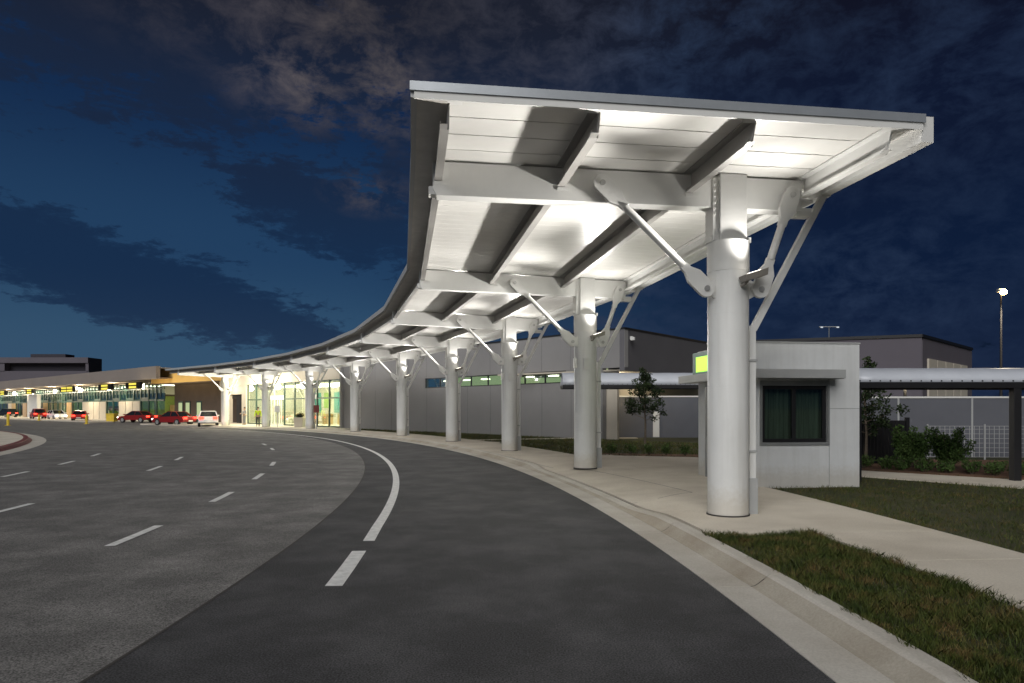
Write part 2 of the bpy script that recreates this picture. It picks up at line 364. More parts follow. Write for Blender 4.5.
# lane markings
def mark(s0, s1, rc, w, nm='lane_marking'):
    n = max(1, int((s1-s0)/.6)); vs = []
    for i in range(n+1):
        t = s0+(s1-s0)*i/n; r = rc(t) if callable(rc) else rc
        vs += [P(t, r-w/2, RZ+.004), P(t, r+w/2, RZ+.004)]
    b = MB(); b.add(vs, [(2*i, 2*i+1, 2*i+3, 2*i+2) for i in range(n)])
    o = b.build(nm, M['line'], kind='nofix'); o['kind'] = 'structure'
arc_sheet('asphalt_seam', -30, 60, .8, [lambda s: rb(s)-.012, lambda s: rb(s)+.014+.006*math.sin(s*3)], RZ+.003, M['joint'])
def rw(s): return -5.32+.85*min(1, max(0, (s)/33))
mark(-1.02, 60, rw, .15, 'edge_line'); mark(-3.48, -1.70, -5.36, .17)
for k in (-1, 0, 1, 2, 3, 5, 6): mark(-1.06+4.65*k, .66+4.65*k, -8.55, .13)
for q in (2.0, 11.85, 16.7): mark(q, q+1.9, -11.75, .13)
for q in (10.7, 15.6, 20.5): mark(q, q+1.9, -14.9, .13)
# centre island
arc_sheet('island_kerb', 10, 100, 1.2, [-19.15, -18.92, -18.9, -18.75], lambda s, r: .03 if r < -18.91 else (.0 if r < -18.85 else RZ), M['red_paint'])
arc_sheet('island_gutter', 10, 100, 1.2, [-18.75, -18.1], RZ+.004, M['gutter'])
arc_sheet('island_pavement', 10, 100, 1.2, [-30, -24, -19.15], .03, M['concrete'])

# ------------------------------------------------------------------ canopy roof
NB = 9; SP = 8.15
def zd(r): return 5.165-.015*r
SI = [s_at(q) for q in (728., 585.3, 509.5, 452., 401.8, 354.6, 309.6, 265.4, 225.)]
ang = [float(np.interp(q, TS, TA)) for q in SI]
def node(i, r, z=0.): return P(SI[min(max(i, 0), NB-1)], r, z)
NEAR = Vector((-math.sin(A1+.041), math.cos(A1+.041), 0)); FAR = Vector((-math.sin(ang[-1]-.041), math.cos(ang[-1]-.041), 0))
def edge(j, r, z=0.):      # j = 0 near end, 1..NB nodes, NB+1 far end
    if j == 0: return node(0, r, z)-NEAR*2.13
    if j == NB+1: return node(NB-1, r, z)+FAR*2.13
    return node(j-1, r, z)
canopy = thing('curved_canopy', 'long white curving canopy roof lit from below over the kerb', 'canopy')
for j in range(NB+1):
    ends = (2.13 if j in (0, NB) else SP); npl = 4 if j in (0, NB) else 26
    b = MB()
    for k in range(npl):
        t0 = k/npl; t1 = (k+1)/npl
        def q(r, t, dz): return edge(j, r, zd(r)+dz).lerp(edge(j+1, r, zd(r)+dz), t)
        g = .010/ends if j in (0, NB) else (.0055 if k % 2 else .0035)/ends
        ra, rc = -4.72, 1.5
        b.hexa([q(ra, t0+g, 0), q(rc, t0+g, 0), q(rc, t1-g, 0), q(ra, t1-g, 0), q(ra, t0+g, .016), q(rc, t0+g, .016), q(rc, t1-g, .016), q(ra, t1-g, .016)])
    b.build('deck_panel', M['deck'], canopy)
    b = MB()     # roof covering on top, closes the seams
    def q2(r, t, dz): return edge(j, r, zd(r)+dz).lerp(edge(j+1, r, zd(r)+dz), t)
    b.hexa([q2(-4.74, 0, .020), q2(1.5, 0, .020), q2(1.5, 1, .020), q2(-4.74, 1, .020), q2(-4.74, 0, .11), q2(1.5, 0, .11), q2(1.5, 1, .11), q2(-4.74, 1, .11)])
    b.build('roof_covering', M['roof_dark'], canopy)
    # purlins
    e0 = .13 if j > 0 else .06; e1 = .13 if j < NB else .06
    for r in (-4.38, -2.58, -.63, 1.16):
        p0 = edge(j, r); p1 = edge(j+1, r); L = (p1-p0).length; u = (p1-p0)/L
        a_ = p0+u*e0; c_ = p1-u*e1; side = Vector((u.y, -u.x, 0))
        D = .30; zt = zd(r)-.004
        b = MB()
        def pt(p, o_, z): return Vector((p.x, p.y, 0))+side*o_+Vector((0, 0, z))
        taper = .12 if j == 0 else 0
        for (o0, o1, z0, z1) in ((-.012, .012, zt-D, zt), (-.12, -.012, zt-.016, zt-.001), (-.10, -.012, zt-D, zt-D+.014), (-.10, -.088, zt-D+.014, zt-D+.04)):
            a2 = a_+u*(taper if z0 < zt-.1 else 0)
            b.hexa([pt(a2, o0, z0), pt(a2, o1, z0), pt(c_, o1, z0), pt(c_, o0, z0), pt(a_, o0, z1), pt(a_, o1, z1), pt(c_, o1, z1), pt(c_, o0, z1)])
        b.build('purlin', M['shaded_grey'] if r < 1 else M['white'], canopy)  # shade put into the colour: the lit right-hand purlin stays white
        # cleats at the beams
        b = MB()
        for (pp, sg) in ((a_, 1), (c_, -1)):
            if (j == 0 and sg == 1) or (j == NB and sg == -1):
                b.box(-.16, .16, -.05, .05, zt-.035, zt-.018, Matrix.Translation((pp.x, pp.y, 0)) @ Matrix.Rotation(math.atan2(u.y, u.x)-PI/2, 4, 'Z'))
                continue
            T = Matrix.Translation((pp.x, pp.y, 0)) @ Matrix.Rotation(math.atan2(u.y, u.x)-PI/2, 4, 'Z')
            b.box(.014, .10, -.01*sg, .0, zt-D+.02, zt-.05, T) if sg < 0 else b.box(.014, .10, 0, .01, zt-D+.02, zt-.05, T)
            b.box(-.10, .14, (-.13 if sg > 0 else 0), (0 if sg > 0 else .13), zt-D-.055, zt-D-.01, T)
        b.each('purlin_cleat', M['white'], canopy)
for i in range(NB):
    T = Matrix.Translation(node(i, 0)) @ Matrix.Rotation(ang[i], 4, 'Z')
    b = MB(); w = .125
    ra, rc = -4.50, 1.12
    pr = [(ra, zd(ra)-.03), (rc, zd(rc)-.03), (rc, zd(rc)-.50), (ra+.05, zd(ra)-.52), (ra, zd(ra)-.42)]
    vs = [T @ Vector((x, -w, z)) for x, z in pr]+[T @ Vector((x, w, z)) for x, z in pr]; n = len(pr)
    b.add(vs, [tuple(range(n)), tuple(range(2*n-1, n-1, -1))]+[(k, (k+1) % n, n+(k+1) % n, n+k) for k in range(n)])
    b.build('beam', M['white'], canopy, bevel=.006)
    b = MB(); b.box(1.06, 1.30, -.10, .10, zd(1.2)-.56, zd(1.2)-.44, T); b.box(-4.56, -4.36, -.09, .09, zd(-4.5)-.50, zd(-4.5)-.38, T)
    b.each('beam_bracket', M['white'], canopy, bevel=.004)
# edge trim: left fascia, right gutter, front and back fascia
for j in range(NB+1):
    def strip(ra, rc, za, zb, nm, m, bev=.004):
        b = MB(); p = []
        for z in (za, zb): p += [edge(j, ra, zd(ra)+z), edge(j, rc, zd(rc)+z), edge(j+1, rc, zd(rc)+z), edge(j+1, ra, zd(ra)+z)]
        b.hexa(p); return b.build(nm, m, canopy)
    strip(-4.82, -4.75, -.03, .13, 'fascia', M['awning'])
    strip(-4.75, -4.395, -.050, -.022, 'soffit_strip', M['edge_paint'])
    strip(1.50, 1.66, -.19, .13, 'gutter', M['white'])
for j, sg in ((0, -1), (NB+1, 1)):
    u = (NEAR if j == 0 else FAR)*sg
    for (o0, o1, z0, z1, ra, rc, m, nm) in ((.0, .05, .035, .14, -4.83, 1.52, M['steel'], 'end_flashing'), (.0, .03, -.05, .035, -4.78, 1.50, M['white'], 'end_trim')):
        b = MB(); p = []
        for z in (z0, z1): p += [edge(j, ra, zd(ra)+z)+u*o0, edge(j, rc, zd(rc)+z)+u*o0, edge(j, rc, zd(rc)+z)+u*o1, edge(j, ra, zd(ra)+z)+u*o1]
        b.hexa(p); b.build(nm, m, canopy)

# ------------------------------------------------------------------ columns
def lug_strut(b, a, c, w0=.15, pipe=.056):
    """cast strut: flat eyed ends that taper into a round pipe"""
    a = Vector(a); c = Vector(c); d = (c-a).normalized(); nrm = Vector((0, -1, 0)); s_ = d.cross(nrm).normalized(); nrm = s_.cross(d).normalized()
    L = (c-a).length; el = .50
    def prof(base, dr):
        pts = []
        for k in range(9):
            t = PI/2+PI*k/8; pts.append((math.cos(t)*.13, math.sin(t)*.13))
        pts += [(.26, -.13), (el-.10, -.065), (el, -.062), (el, .062), (el-.10, .065), (.26, .13)]
        n = len(pts); vs = []
        for off in (-.035, .035):
            for x, y in pts: vs.append(base+dr*x+s_*y+nrm*off)
        b.add(vs, [tuple(range(n)), tuple(range(2*n-1, n-1, -1))]+[(k, (k+1) % n, n+(k+1) % n, n+k) for k in range(n)])
    prof(a, d); prof(c, -d)
    b.tube([a+d*(el-.02), c-d*(el-.02)], pipe, 16)
    return nrm
def build_column(first):
    """local frame: x = outward (r), y = along the kerb, z up"""
    t = thing('canopy_column', '', 'column', (0, 0, 0))
    b = MB()
    for z in (1.95, 3.05): b.tube([(0, 0, z), (0, 0, z+.006)], [.3065, .3065], 48)
    b.each('weld_seam', M['column'], t)
    b = MB(); b.tube([(0, 0, 0), (0, 0, 4.12), (0, 0, 4.14)], [.305, .305, .297], 48); b.build('shaft', M['column'], t)
    b = MB(); b.tube([(0, 0, 3.70), (0, 0, 4.155)], [.312, .312], 48); b.build('collar', M['white'], t)
    b = MB(); b.tube([(0, 0, -.02), (0, 0, .02)], [.325, .318], 48); b.build('base_ring', M['joint'], t)
    b = MB(); b.box(-.21, .21, -.21, .21, 4.14, zd(0)-.01); b.build('post', M['white'], t, bevel=.008)
    b = MB(); b.box(-.30, -.21, -.15, .15, 4.16, 5.10); b.build('post_plate', M['white'], t)
    b = MB()
    for x in (-.29, .29): b.box(x-.03, x+.03, -.11, .11, 4.150, 4.23)
    for k in range(6): b.tube([(-.27, -.165, 4.55+k*.09), (-.27, -.135, 4.55+k*.09)], .016, 8)
    b.build('cap_bolts', M['white'], t)
    for (a, c, nm) in (((-.43, -.20, 3.42), (-2.02, -.20, 4.94), 'strut'), ((.42, -.20, 3.42), (.92, -.20, 4.86), 'strut')):
        b = MB(); lug_strut(b, a, c); o = b.build(nm, M['white'], t, bevel=.006)
        b2 = MB()
        for q in (a, c): b2.tube([Vector(q)+Vector((0, -.062, 0)), Vector(q)+Vector((0, .09, 0))], .042, 14)
        b2.each('pin', M['bolt'], o)
    b = MB()
    for sx in (-1, 1):
        b.hexa([(sx*.26, -.16, 3.28), (sx*.47, -.16, 3.38), (sx*.47, -.12, 3.38), (sx*.26, -.12, 3.28), (sx*.26, -.16, 3.58), (sx*.47, -.16, 3.48), (sx*.47, -.12, 3.48), (sx*.26, -.12, 3.58)])
    b.each('lug_plate', M['white'], t)
    # downpipe
    b = MB(); b.bar((1.60, .05, 5.0), (.42, .05, 2.84), .10, .09, (0, 1, 0)); b.bar((.40, .05, 2.90), (.40, .05, .0), .10, .10, (0, 1, 0))
    b.box(1.53, 1.66, -.02, .12, 4.93, 5.02)
    o = b.build('downpipe', M['column'], t, bevel=.004)
    b = MB()
    for z in (.95, 2.35): b.box(.28, .462, -.02, .12, z, z+.035)
    b.box(.335, .470, -.02, .12, 0, .55); b.each('pipe_strap', M['awning'], o)
    # uplights, near and far side
    for sy in (-1, 1):
        T = Matrix.Translation((.20, sy*.46, 3.53)) @ Matrix.Rotation(R_(-10), 4, 'Y')
        b = MB(); p = [(-.16, -.10, -.02), (.17, -.10, .02), (.17, .10, .02), (-.16, .10, -.02), (-.18, -.12, .07), (.19, -.12, .12), (.19, .12, .12), (-.18, .12, .07)]
        b.hexa([T @ Vector(q) for q in p]); b.tube([(.08, sy*.22, 3.45), (.08, sy*.42, 3.46), (.12, sy*.46, 3.53)], .022, 8)
        lf = b.build('uplight', M['lamp_body'], t, bevel=.006)
        b = MB(); b.hexa([T @ Vector((x, y, z)) for x, y, z in ((-.09, -.05, .0845), (.10, -.05, .110), (.10, .05, .110), (-.09, .05, .0845), (-.09, -.05, .0905), (.10, -.05, .116), (.10, .05, .116), (-.09, .05, .0905))])
        b.build('lens', M['lens'], lf)
        for (tx, ty, pw, size, bl, tz) in LS:
            ld = bpy.data.lights.new('uplight_lamp', 'SPOT'); ld.energy = pw; ld.spot_size = R_(size); ld.spot_blend = bl
            ld.shadow_soft_size = .07; ld.color = (1., .965, .91)
            lo = bpy.data.objects.new('uplight_lamp', ld); COL.objects.link(lo); lo.parent = t
            lo.location = (.14, sy*.56, 3.68)
            d = Vector((tx, sy*ty, tz))-Vector(lo.location); lo.rotation_euler = d.to_track_quat('-Z', 'Y').to_euler()
    return t
LS = [(-4.3, .9, 1650, 48, 1., 4.75), (-4.1, 3.3, 2000, 54, 1., 4.75), (-2.6, 4.6, 300, 100, 1., 4.9), (.9, 2.4, 190, 140, 1., 5.0), (.0, .32, 90, 90, 1., 5.15), (-2.3, .22, 150, 50, 1., 4.75)]
col0 = build_column(True)
ords = ['nearest and largest', 'second', 'third', 'fourth', 'fifth', 'sixth', 'seventh', 'eighth', 'ninth and farthest']
extra = ['nearest and largest round white canopy column, beside the guard booth', 'second round white canopy column from the camera, left of the small lawn tree',
         'third round white canopy column, at the end of the narrow building path', 'fourth round white canopy column, before the long grey wall',
         'fifth round white canopy column, in front of the grey wall left of its ribbon window', 'sixth round white canopy column, where the grey wall meets the glazed entrance',
         'seventh round white canopy column, right of the planter at the glazed entrance', 'eighth round white canopy column, just right of the worker in a yellow vest',
         'ninth and farthest round white canopy column, behind the white hatchback']
for i in range(NB):
    t = col0 if i == 0 else copy_tree(col0)
    p = node(i, 0); t.location = (p.x, p.y, 0); t.rotation_euler = (0, 0, ang[i]); t['label'] = extra[i]; t['group'] = 'round columns carrying the curved canopy'
    if 1 <= i <= 4:
        b = MB(); b.box(-.37, -.30, -.20, -.07, 2.72, 2.98); b.box(-.15, -.02, -.36, -.295, 2.68, 2.98); b.each('junction_box', M['white'], t, bevel=.008)

# ------------------------------------------------------------------ guard booth
TH = .13
booth = thing('guard_booth', 'small pale guard booth with a black framed window behind the nearest column', 'guard booth', (4.95, 14.10, 0), TH)
W, D, Hh = 2.40, 2.75, 2.98
b = MB(); u0, u1, z0, z1 = .22, 1.66, .92, 2.10; t_ = .14
b.box(0, u0, 0, t_, -.05, Hh); b.box(u0, u1, 0, t_, -.05, z0); b.box(u0, u1, 0, t_, z1, Hh); b.box(u1, W, 0, t_, -.05, Hh)
b.box(W-t_, W, t_, D, -.05, Hh); b.box(t_, W-t_, D-t_, D, -.05, Hh)
b.box(0, t_, t_, .5, -.05, Hh); b.box(0, t_, .5, 2.25, -.05, .95); b.box(0, t_, .5, 2.25, 2.1, Hh); b.box(0, t_, 2.25, D, -.05, Hh)
b.box(t_, W-t_, t_, D-t_, -.02, .02)
b.build('wall', M['booth'], booth)
b = MB(); b.box(t_, W-t_, t_, D-t_, 2.7, 2.8); b.box(-.015, W+.015, -.015, D+.015, Hh, Hh+.035); b.build('roof', M['awning'], booth)
b = MB(); b.box(1.712, 1.720, -.004, .004, 0, 2.2); b.box(1.72, W, -.004, .0, 1.62, 1.628); b.build('wall_joint', M['frame_grey'], booth)
b = MB(); b.box(u0-.05, u0, -.03, .1, z0-.06, z1+.1); b.box(u1, u1+.05, -.03, .1, z0-.06, z1+.1); b.box(u0, u1, -.03, .1, z0-.06, z0); b.box(u0, u1, -.03, .1, z1, z1+.1)
wf = b.build('window_surround', M['frame_grey'], booth)
b = MB(); f_ = .075
b.box(u0, u1, .02, .08, z0, z0+f_); b.box(u0, u1, .02, .08, z1-f_, z1); b.box(u0, u0+f_, .02, .08, z0+f_, z1-f_); b.box(u1-f_, u1, .02, .08, z0+f_, z1-f_)
um = (u0+u1)/2; b.box(um-.04, um+.04, .015, .08, z0+f_, z1-f_); b.build('window_frame', M['black'], booth, bevel=.004)
for a_, c_ in ((u0+f_, um-.04), (um+.04, u1-f_)):
    b = MB(); b.box(a_, c_, .045, .052, z0+f_, z1-f_); b.build('window_pane', M['booth_glass'], booth)
b = MB(); n = 60; x0_ = .16; x1_ = 2.2
vs = []
for i in range(n+1):
    x = x0_+(x1_-x0_)*i/n; y = .24+.03*math.sin(i*1.9)+.01*math.sin(i*.7); vs += [(x, y, .5), (x, y, 2.4)]
b.add(vs, [(2*i, 2*i+2, 2*i+3, 2*i+1) for i in range(n)], True); b.build('curtain', M['curtain'], booth)
b = MB(); b.box(-.42, 1.82, -.42, -.002, 2.24, 2.42); b.box(-.42, -.002, -.002, 3.0, 2.24, 2.42); b.build('awning', M['awning'], booth, bevel=.006)
b = MB(); b.box(-.39, 1.79, -.40, -.03, 2.232, 2.240); b.build('awning_soffit', M['frame_grey'], booth)
b = MB(); b.box(1.70, 1.83, -.02, -.001, 2.10, 2.235); b.build('awning_end_block', M['awning'], booth)  # small grey block on the wall below the awning's right end
b = MB(); b.box(-.03, .02, .46, .52, .9, 2.14); b.box(-.03, .02, 2.2, 2.29, 0, 2.14); b.box(-.03, .02, 1.3, 1.36, .95, 2.14); b.box(-.03, .02, .52, 2.2, .9, .96); b.build('side_window_frame', M['frame_grey'], booth)
b = MB(); b.box(.03, .04, .5, 2.25, .95, 2.1); b.build('side_window_pane', M['booth_glass'], booth)
b = MB(); b.box(-.16, -.002, .02, 2.72, 2.42, 2.97); sg = b.build('sign_box', M['teal'], booth)
b = MB(); b.box(-.168, -.161, .10, 2.50, 2.50, 2.86); b.build('sign_face', M['lime'], sg)
b = MB(); b.box(-.14, -.02, 2.721, 2.726, 2.5, 2.88); b.build('sign_end', M['teal'], sg)

# ------------------------------------------------------------------ buildings
LA = Vector((-13.9, 57.3)); LD = Vector((16.6, -18.3)); LL = LD.length; LU = LD/LL; LNn = Vector((-LU.y, LU.x)) # +normal = away from the road
if LNn.dot(Vector((0, 1))) < 0: LNn = -LNn
TL = Matrix(((LU.x, LNn.x, 0, LA.x), (LU.y, LNn.y, 0, LA.y), (0, 0, 1, 0), (0, 0, 0, 1)))   # x along the facade to the right, y into the building
hall = thing('grey_building', 'long grey panel building with a ribbon window behind the canopy', 'building')
e_x = 1.13*LL; zt = 5.76; w0x, w1x = .4625*LL, 1.021*LL
b = MB()
b.box(-.4, e_x, 0, .3, -.2, 3.08, TL); b.box(-.4, w0x, 0, .3, 3.08, 3.78, TL); b.box(w1x, e_x, 0, .3, 3.08, 3.78, TL)
b.box(-.4, 1.191*LL, -.03, .27, 3.78, zt, TL); b.box(-.7, -.4, -.25, 4, -.2, zt, TL)
b.build('wall', M['wall_grey'], hall)
pc = TL @ Vector((1.191*LL, -.03, 0)); pe = Vector((13.6, 44.8)); dv = (pe-Vector((pc.x, pc.y))); dl = dv.length; dv /= dl
TR = Matrix(((dv.x, -dv.y, 0, pc.x), (dv.y, dv.x, 0, pc.y), (0, 0, 1, 0), (0, 0, 0, 1)))
b = MB(); b.box(.002, dl+16, 0, .3, 3.62, zt, TR); b.build('side_wall', M['wall_dark'], hall)
b = MB(); b.box(-.02, dl+16.1, -.03, .34, zt, zt+.1, TR); b.box(-.8, 1.191*LL+.05, -.06, .35, zt, zt+.09, TL); b.build('roof_edge', M['black'], hall)
b = MB(); b.prism([(pc.x-.3, pc.y+.45), (pe.x, pe.y+.3), (14, 70), (-12, 62), (-13, 58)], 5.4, 5.6); b.build('roof', M['black'], hall)
b = MB(); b.box(.3, dl, .3, 9, 3.62, 3.7, TR); b.build('soffit', M['beige'], hall)
b = MB(); b.box(0.6, dl+16, 3.5, 3.8, -.2, 3.62, TR); b.box(.6, .8, .8, 3.5, -.2, 3.62, TR); b.build('recessed_wall', M['beige'], hall)
b = MB()
for k in range(1, 12): b.box(k*2.33-.012, k*2.33+.012, -.034 if k*2.33 > 0 else 0, -.001 if False else .01, 3.80, zt, TL)
for k in range(1, 12): b.box(k*2.33-.012, k*2.33+.012, -.004, .01, -.1, 3.07, TL)
b.each('panel_joint', M['wall_dark'], hall)
b = MB(); b.box(w0x, w1x, .05, .12, 3.08, 3.14, TL); b.box(w0x, w1x, .05, .12, 3.72, 3.78, TL)
for k in range(9): x = w0x+(w1x-w0x)*k/8; b.box(x-.04, x+.04, .05, .12, 3.14, 3.72, TL)
rw_ = b.build('ribbon_window_frame', M['black'], hall)
b = MB(); b.box(w0x, w1x, .07, .08, 3.14, 3.72, TL); b.build('window_pane', M['glass'], hall)
b = MB(); b.box(w0x-.5, w1x+.5, 3., 3.1, 2.9, 4.4, TL); b.build('lit_inner_wall', M['win_lit'], hall)
b = MB()
for k in range(7): x = w0x+1.+k*2.1; b.box(x, x+.7, .9, 1.1, 3.55, 3.62, TL)
b.build('ceiling_lamp', M['white_lit'], hall)
b = MB(); b.box(.5, .62, -.16, -.03, 5.25, 5.42, TR); b.box(.4, .5, -.34, -.12, 5.2, 5.36, TR); b.build('wall_camera', M['white'], hall)
# low slate wall right of it
lw = thing('slate_wall', 'low slate grey screen wall behind the small lawn tree', 'wall')
b = MB(); b.box(5.5, 16, 39, 39.3, -.1, 2.28); b.build('wall_panel', M['wall_slate'], lw); b = MB(); b.box(5.45, 16.05, 38.96, 39.34, 2.28, 2.36); b.build('cap', M['white'], lw)
b = MB(); b.box(8.05, 8.4, 38.93, 38.985, 0, 1.45); tag(b.build('utility_cabinet', M['white'], None), 'narrow white cabinet against the slate wall behind the lawn tree', 'cabinet')
# far right building
fb = thing('far_hangar', 'large mauve grey hangar with a pale ribbed door at the right', 'hangar')
a_ = Vector((8, 96)); c_ = Vector((48, 80)); d_ = Vector((66, 98)); zf = 10.
def wallseg(b, p, q, th, z0, z1, off=0):
    u = (q-p).normalized(); n = Vector((-u.y, u.x))
    if n.y < 0: n = -n
    pts = [p-n*off, q-n*off, q+n*th, p+n*th]; b.prism([(x.x, x.y) for x in pts], z0, z1)
b = MB(); wallseg(b, a_, c_, .5, -.2, zf); wallseg(b, c_+Vector((.3, .3)), d_, .5, -.2, zf); b.build('wall', M['wall_mauve'], fb)
b = MB(); wallseg(b, a_, c_, .7, zf, zf+.35, .15); wallseg(b, c_, d_, .7, zf, zf+.35, .15); b.build('roof_edge', M['black'], fb)
b = MB()
for k in range(5):
    p0 = c_.lerp(d_, .09+.155*k); p1 = c_.lerp(d_, .235+.155*k); nn = Vector((.707, -.707)); b.prism([(p0.x, p0.y), (p0.x+nn.x*.2, p0.y+nn.y*.2), (p1.x+nn.x*.2, p1.y+nn.y*.2), (p1.x, p1.y)], 0, 7.6)
b.build('door', M['beige'], fb)
# grey compound wall at right
cw = thing('compound_wall', 'long grey compound wall with a white cap behind the two bushes', 'wall')
T = Matrix.Translation((10.8, 23.6, 0)) @ Matrix.Rotation(R_(-3), 4, 'Z')
b = MB(); b.box(0, 22, 0, .2, -.1, 1.98, T); b.build('wall_panel', M['wall_slate'], cw); b = MB(); b.box(-.03, 22, -.03, .23, 1.98, 2.04, T); b.build('cap', M['white'], cw)
b = MB()
for k in range(1, 9): b.box(k*2.45, k*2.45+.06, -.012, .02, -.1, 1.98, T)
b.each('panel_joint', M['awning'], cw)
wfn = thing('wire_fence', 'low wire mesh fence in front of the compound wall at the right', 'fence')
T = Matrix.Translation((13.5, 22.2, 0)) @ Matrix.Rotation(R_(-3), 4, 'Z')
for k in range(5):
    b = MB(); b.box(k*1.8-.02, k*1.8+.02, -.02, .02, -.05, 1.12, T); b.build('fence_post', M['awning'], wfn)
b = MB()
for k in range(46): b.box(.08+k*.155, .092+k*.155, -.006, .006, .05, 1.05, T)
for z in (.05, .2, .35, .5, .65, .8, .95, 1.05): b.box(0, 7.2, -.004, .004, z, z+.012, T)
b.build('wire_mesh', M['awning'], wfn)
gt = thing('black_fence', 'short black slatted fence between the booth and the bushes', 'fence')
for k in range(15):
    b = MB(); x = 10.2+k*.105; b.box(x, x+.09, 20.4, 20.43, -.03, 1.27); b.build('slat', M['black'], gt)
for x in (10.1, 11.8):
    b = MB(); b.box(x-.05, x+.05, 20.35, 20.45, -.03, 1.36); b.build('fence_post', M['black'], gt)
# garage + tower block far left
g = thing('parking_structure', 'dark parking structure rising behind the terminal roof at far left', 'building')
b = MB(); Y = 190.
def X_(px, Y): return (px-512)/F*Y
def Z_(py, Y): return CAMZ+(HZ-py)/F*Y
b.box(X_(-60, Y), X_(89, Y), Y, Y+6, -.3, Z_(371, Y)); b.box(X_(-60, Y), X_(89, Y), Y-.5, Y+6, Z_(363, Y), Z_(357.5, Y)); b.build('wall', M['wall_mauve'], g)
b = MB(); b.box(X_(-60, Y), X_(5, Y), Y-.2, Y+6, Z_(371, Y)+.01, Z_(363, Y)-.01); b.box(X_(86, Y), X_(89, Y)-.01, Y-.2, Y+6, Z_(371, Y)+.01, Z_(363, Y)-.01); b.build('pier', M['wall_mauve'], g)
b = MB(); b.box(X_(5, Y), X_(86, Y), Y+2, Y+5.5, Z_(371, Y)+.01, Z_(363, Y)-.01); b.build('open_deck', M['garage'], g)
b = MB(); b.box(X_(28, Y), X_(63, Y), Y+1, Y+5, Z_(357.5, Y), Z_(353.8, Y)); b.build('stair_housing', M['garage'], g)
# entrance facade on the same line as the grey building, to the left
ent = thing('terminal_entrance', 'glazed terminal entrance lit from inside behind the canopy columns', 'building')
ex0 = -1.143*LL; ex1 = -.7
b = MB(); b.box(ex0-1, ex1, -.25, .2, 4.15, 5.5, TL); b.build('fascia', M['beige'], ent)
b = MB(); b.box(ex0+6.2, ex0+6.4, .3, 7.5, 0, 4.0, TL); b.box(ex1-.2, ex1, .3, 7.5, 0, 4., TL); b.build('side_wall', M['beige'], ent)
piers = [ex0+6.6, -.90*LL+0, -.62*LL, -.40*LL, -.22*LL]
b = MB(); b.box(ex0-1, ex1, 7.5, 7.8, -.1, 4.15, TL); b.build('back_wall', M['beige'], ent)
b = MB(); b.box(ex0-1, ex1, .2, 7.6, 4.0, 4.12, TL); b.build('ceiling', M['beige'], ent)
b = MB(); b.box(ex0-1, ex1, .2, 7.6, -.02, .015, TL); b.build('floor', M['concrete'], ent)
for k in range(8):
    x = ex0+7+k*2.7; b = MB(); b.box(x, x+1.1, 1.5, 6.5, 3.94, 3.99, TL); b.build('ceiling_light', M['white_lit'], ent)
b = MB(); b.box(ex0-1, ex0+1.6, -.1, .3, -.1, 4.15, TL); b.box(ex0+5.6, ex0+6.8, -.2, .3, -.1, 4.15, TL); b.box(ex0+1.6, ex0+5.6, -.1, .3, 3.2, 4.15, TL); b.build('pier', M['beige'], ent)
b = MB(); b.box(ex0+1.6, ex0+5.6, .25, .4, 2.75, 3.2, TL); b.box(ex0+2.6, ex0+4.4, .35, .45, 0, 2.75, TL); b.build('dark_doorway', M['black'], ent)
gx0 = ex0+6.8; npan = 9; gw = (ex1-gx0)/npan
for k in range(npan):
    x = gx0+k*gw; dk = k in (2, 3, 6)
    b = MB(); b.box(x-.06, x+.06, -.05, .08, 0, 4.15, TL); b.box(x+.06, x+gw-.06, -.04, .06, 2.5, 2.9 if dk else 2.62, TL); b.box(x+.06, x+gw-.06, -.04, .06, 0, .12, TL)
    if dk:
        for q in (.3, .5, .7): b.box(x+gw*q-.03, x+gw*q+.03, -.04, .06, .12, 2.5, TL)
    fr = b.build('window_frame', M['green_metal'] if not dk else M['white'], ent)
    b = MB(); b.box(x+.06, x+gw-.06, .0, .01, .12, 4.1, TL); b.build('pane', M['glass'], fr)
b = MB()
for k in range(5): b.box(gx0+1.2+k*3.2, gx0+2.4+k*3.2, 4.8, 5.4, 0, 1.1, TL)
b.build('counter', M['wood'], ent)
M['art1'] = mat('green_wall_graphic', (.30, .42, .10), .7); M['art2'] = mat('teal_wall_graphic', (.08, .28, .24), .7)
for k in range(7):
    b = MB(); x = gx0+.5+k*2.3; b.box(x, x+1.5, 7.4, 7.47, 1.2+.5*(k % 2), 3.4, TL); b.build('wall_graphic', M['art1'] if k % 2 else M['art2'], ent)
# signs on fascia (small dark lettering blocks unreadable in the photo are plain strips)
# gold fascia wing between
wing = thing('gold_wing', 'wing with a gold lit fascia left of the ninth column', 'building')
p0 = Vector((X_(163, 90), 90)); p1 = Vector((X_(224, 80.), 80.))
def fr_of(p, q):
    u = (q-p).normalized(); n = Vector((-u.y, u.x)); n = n if n.y > 0 else -n
    return Matrix(((u.x, n.x, 0, p.x), (u.y, n.y, 0, p.y), (0, 0, 1, 0), (0, 0, 0, 1))), (q-p).length
TW, lw_ = fr_of(p0, p1)
b = MB(); b.box(0, lw_+2, -1.5, .5, 4.85, 6.6, TW); b.build('fascia', M['gold'], wing)
b = MB(); b.box(0, lw_+1, 1.5, 1.8, -.1, 4.85, TW); b.build('wall', M['brown'], wing)
b = MB(); b.box(0, lw_+1, -1.5, 1.5, 4.78, 4.84, TW); b.build('soffit', M['brown'], wing)
for x in (1.2, 3.2, 6.2):
    b = MB(); b.box(x, x+1.3, 1.42, 1.5, 0, 2.6, TW); f_1 = b.build('door', M['green_metal'], wing)
    b = MB(); b.box(x+.15, x+1.15, 1.40, 1.419, .3, 2.4, TW); b.build('door_pane', M['win_lit'], f_1)
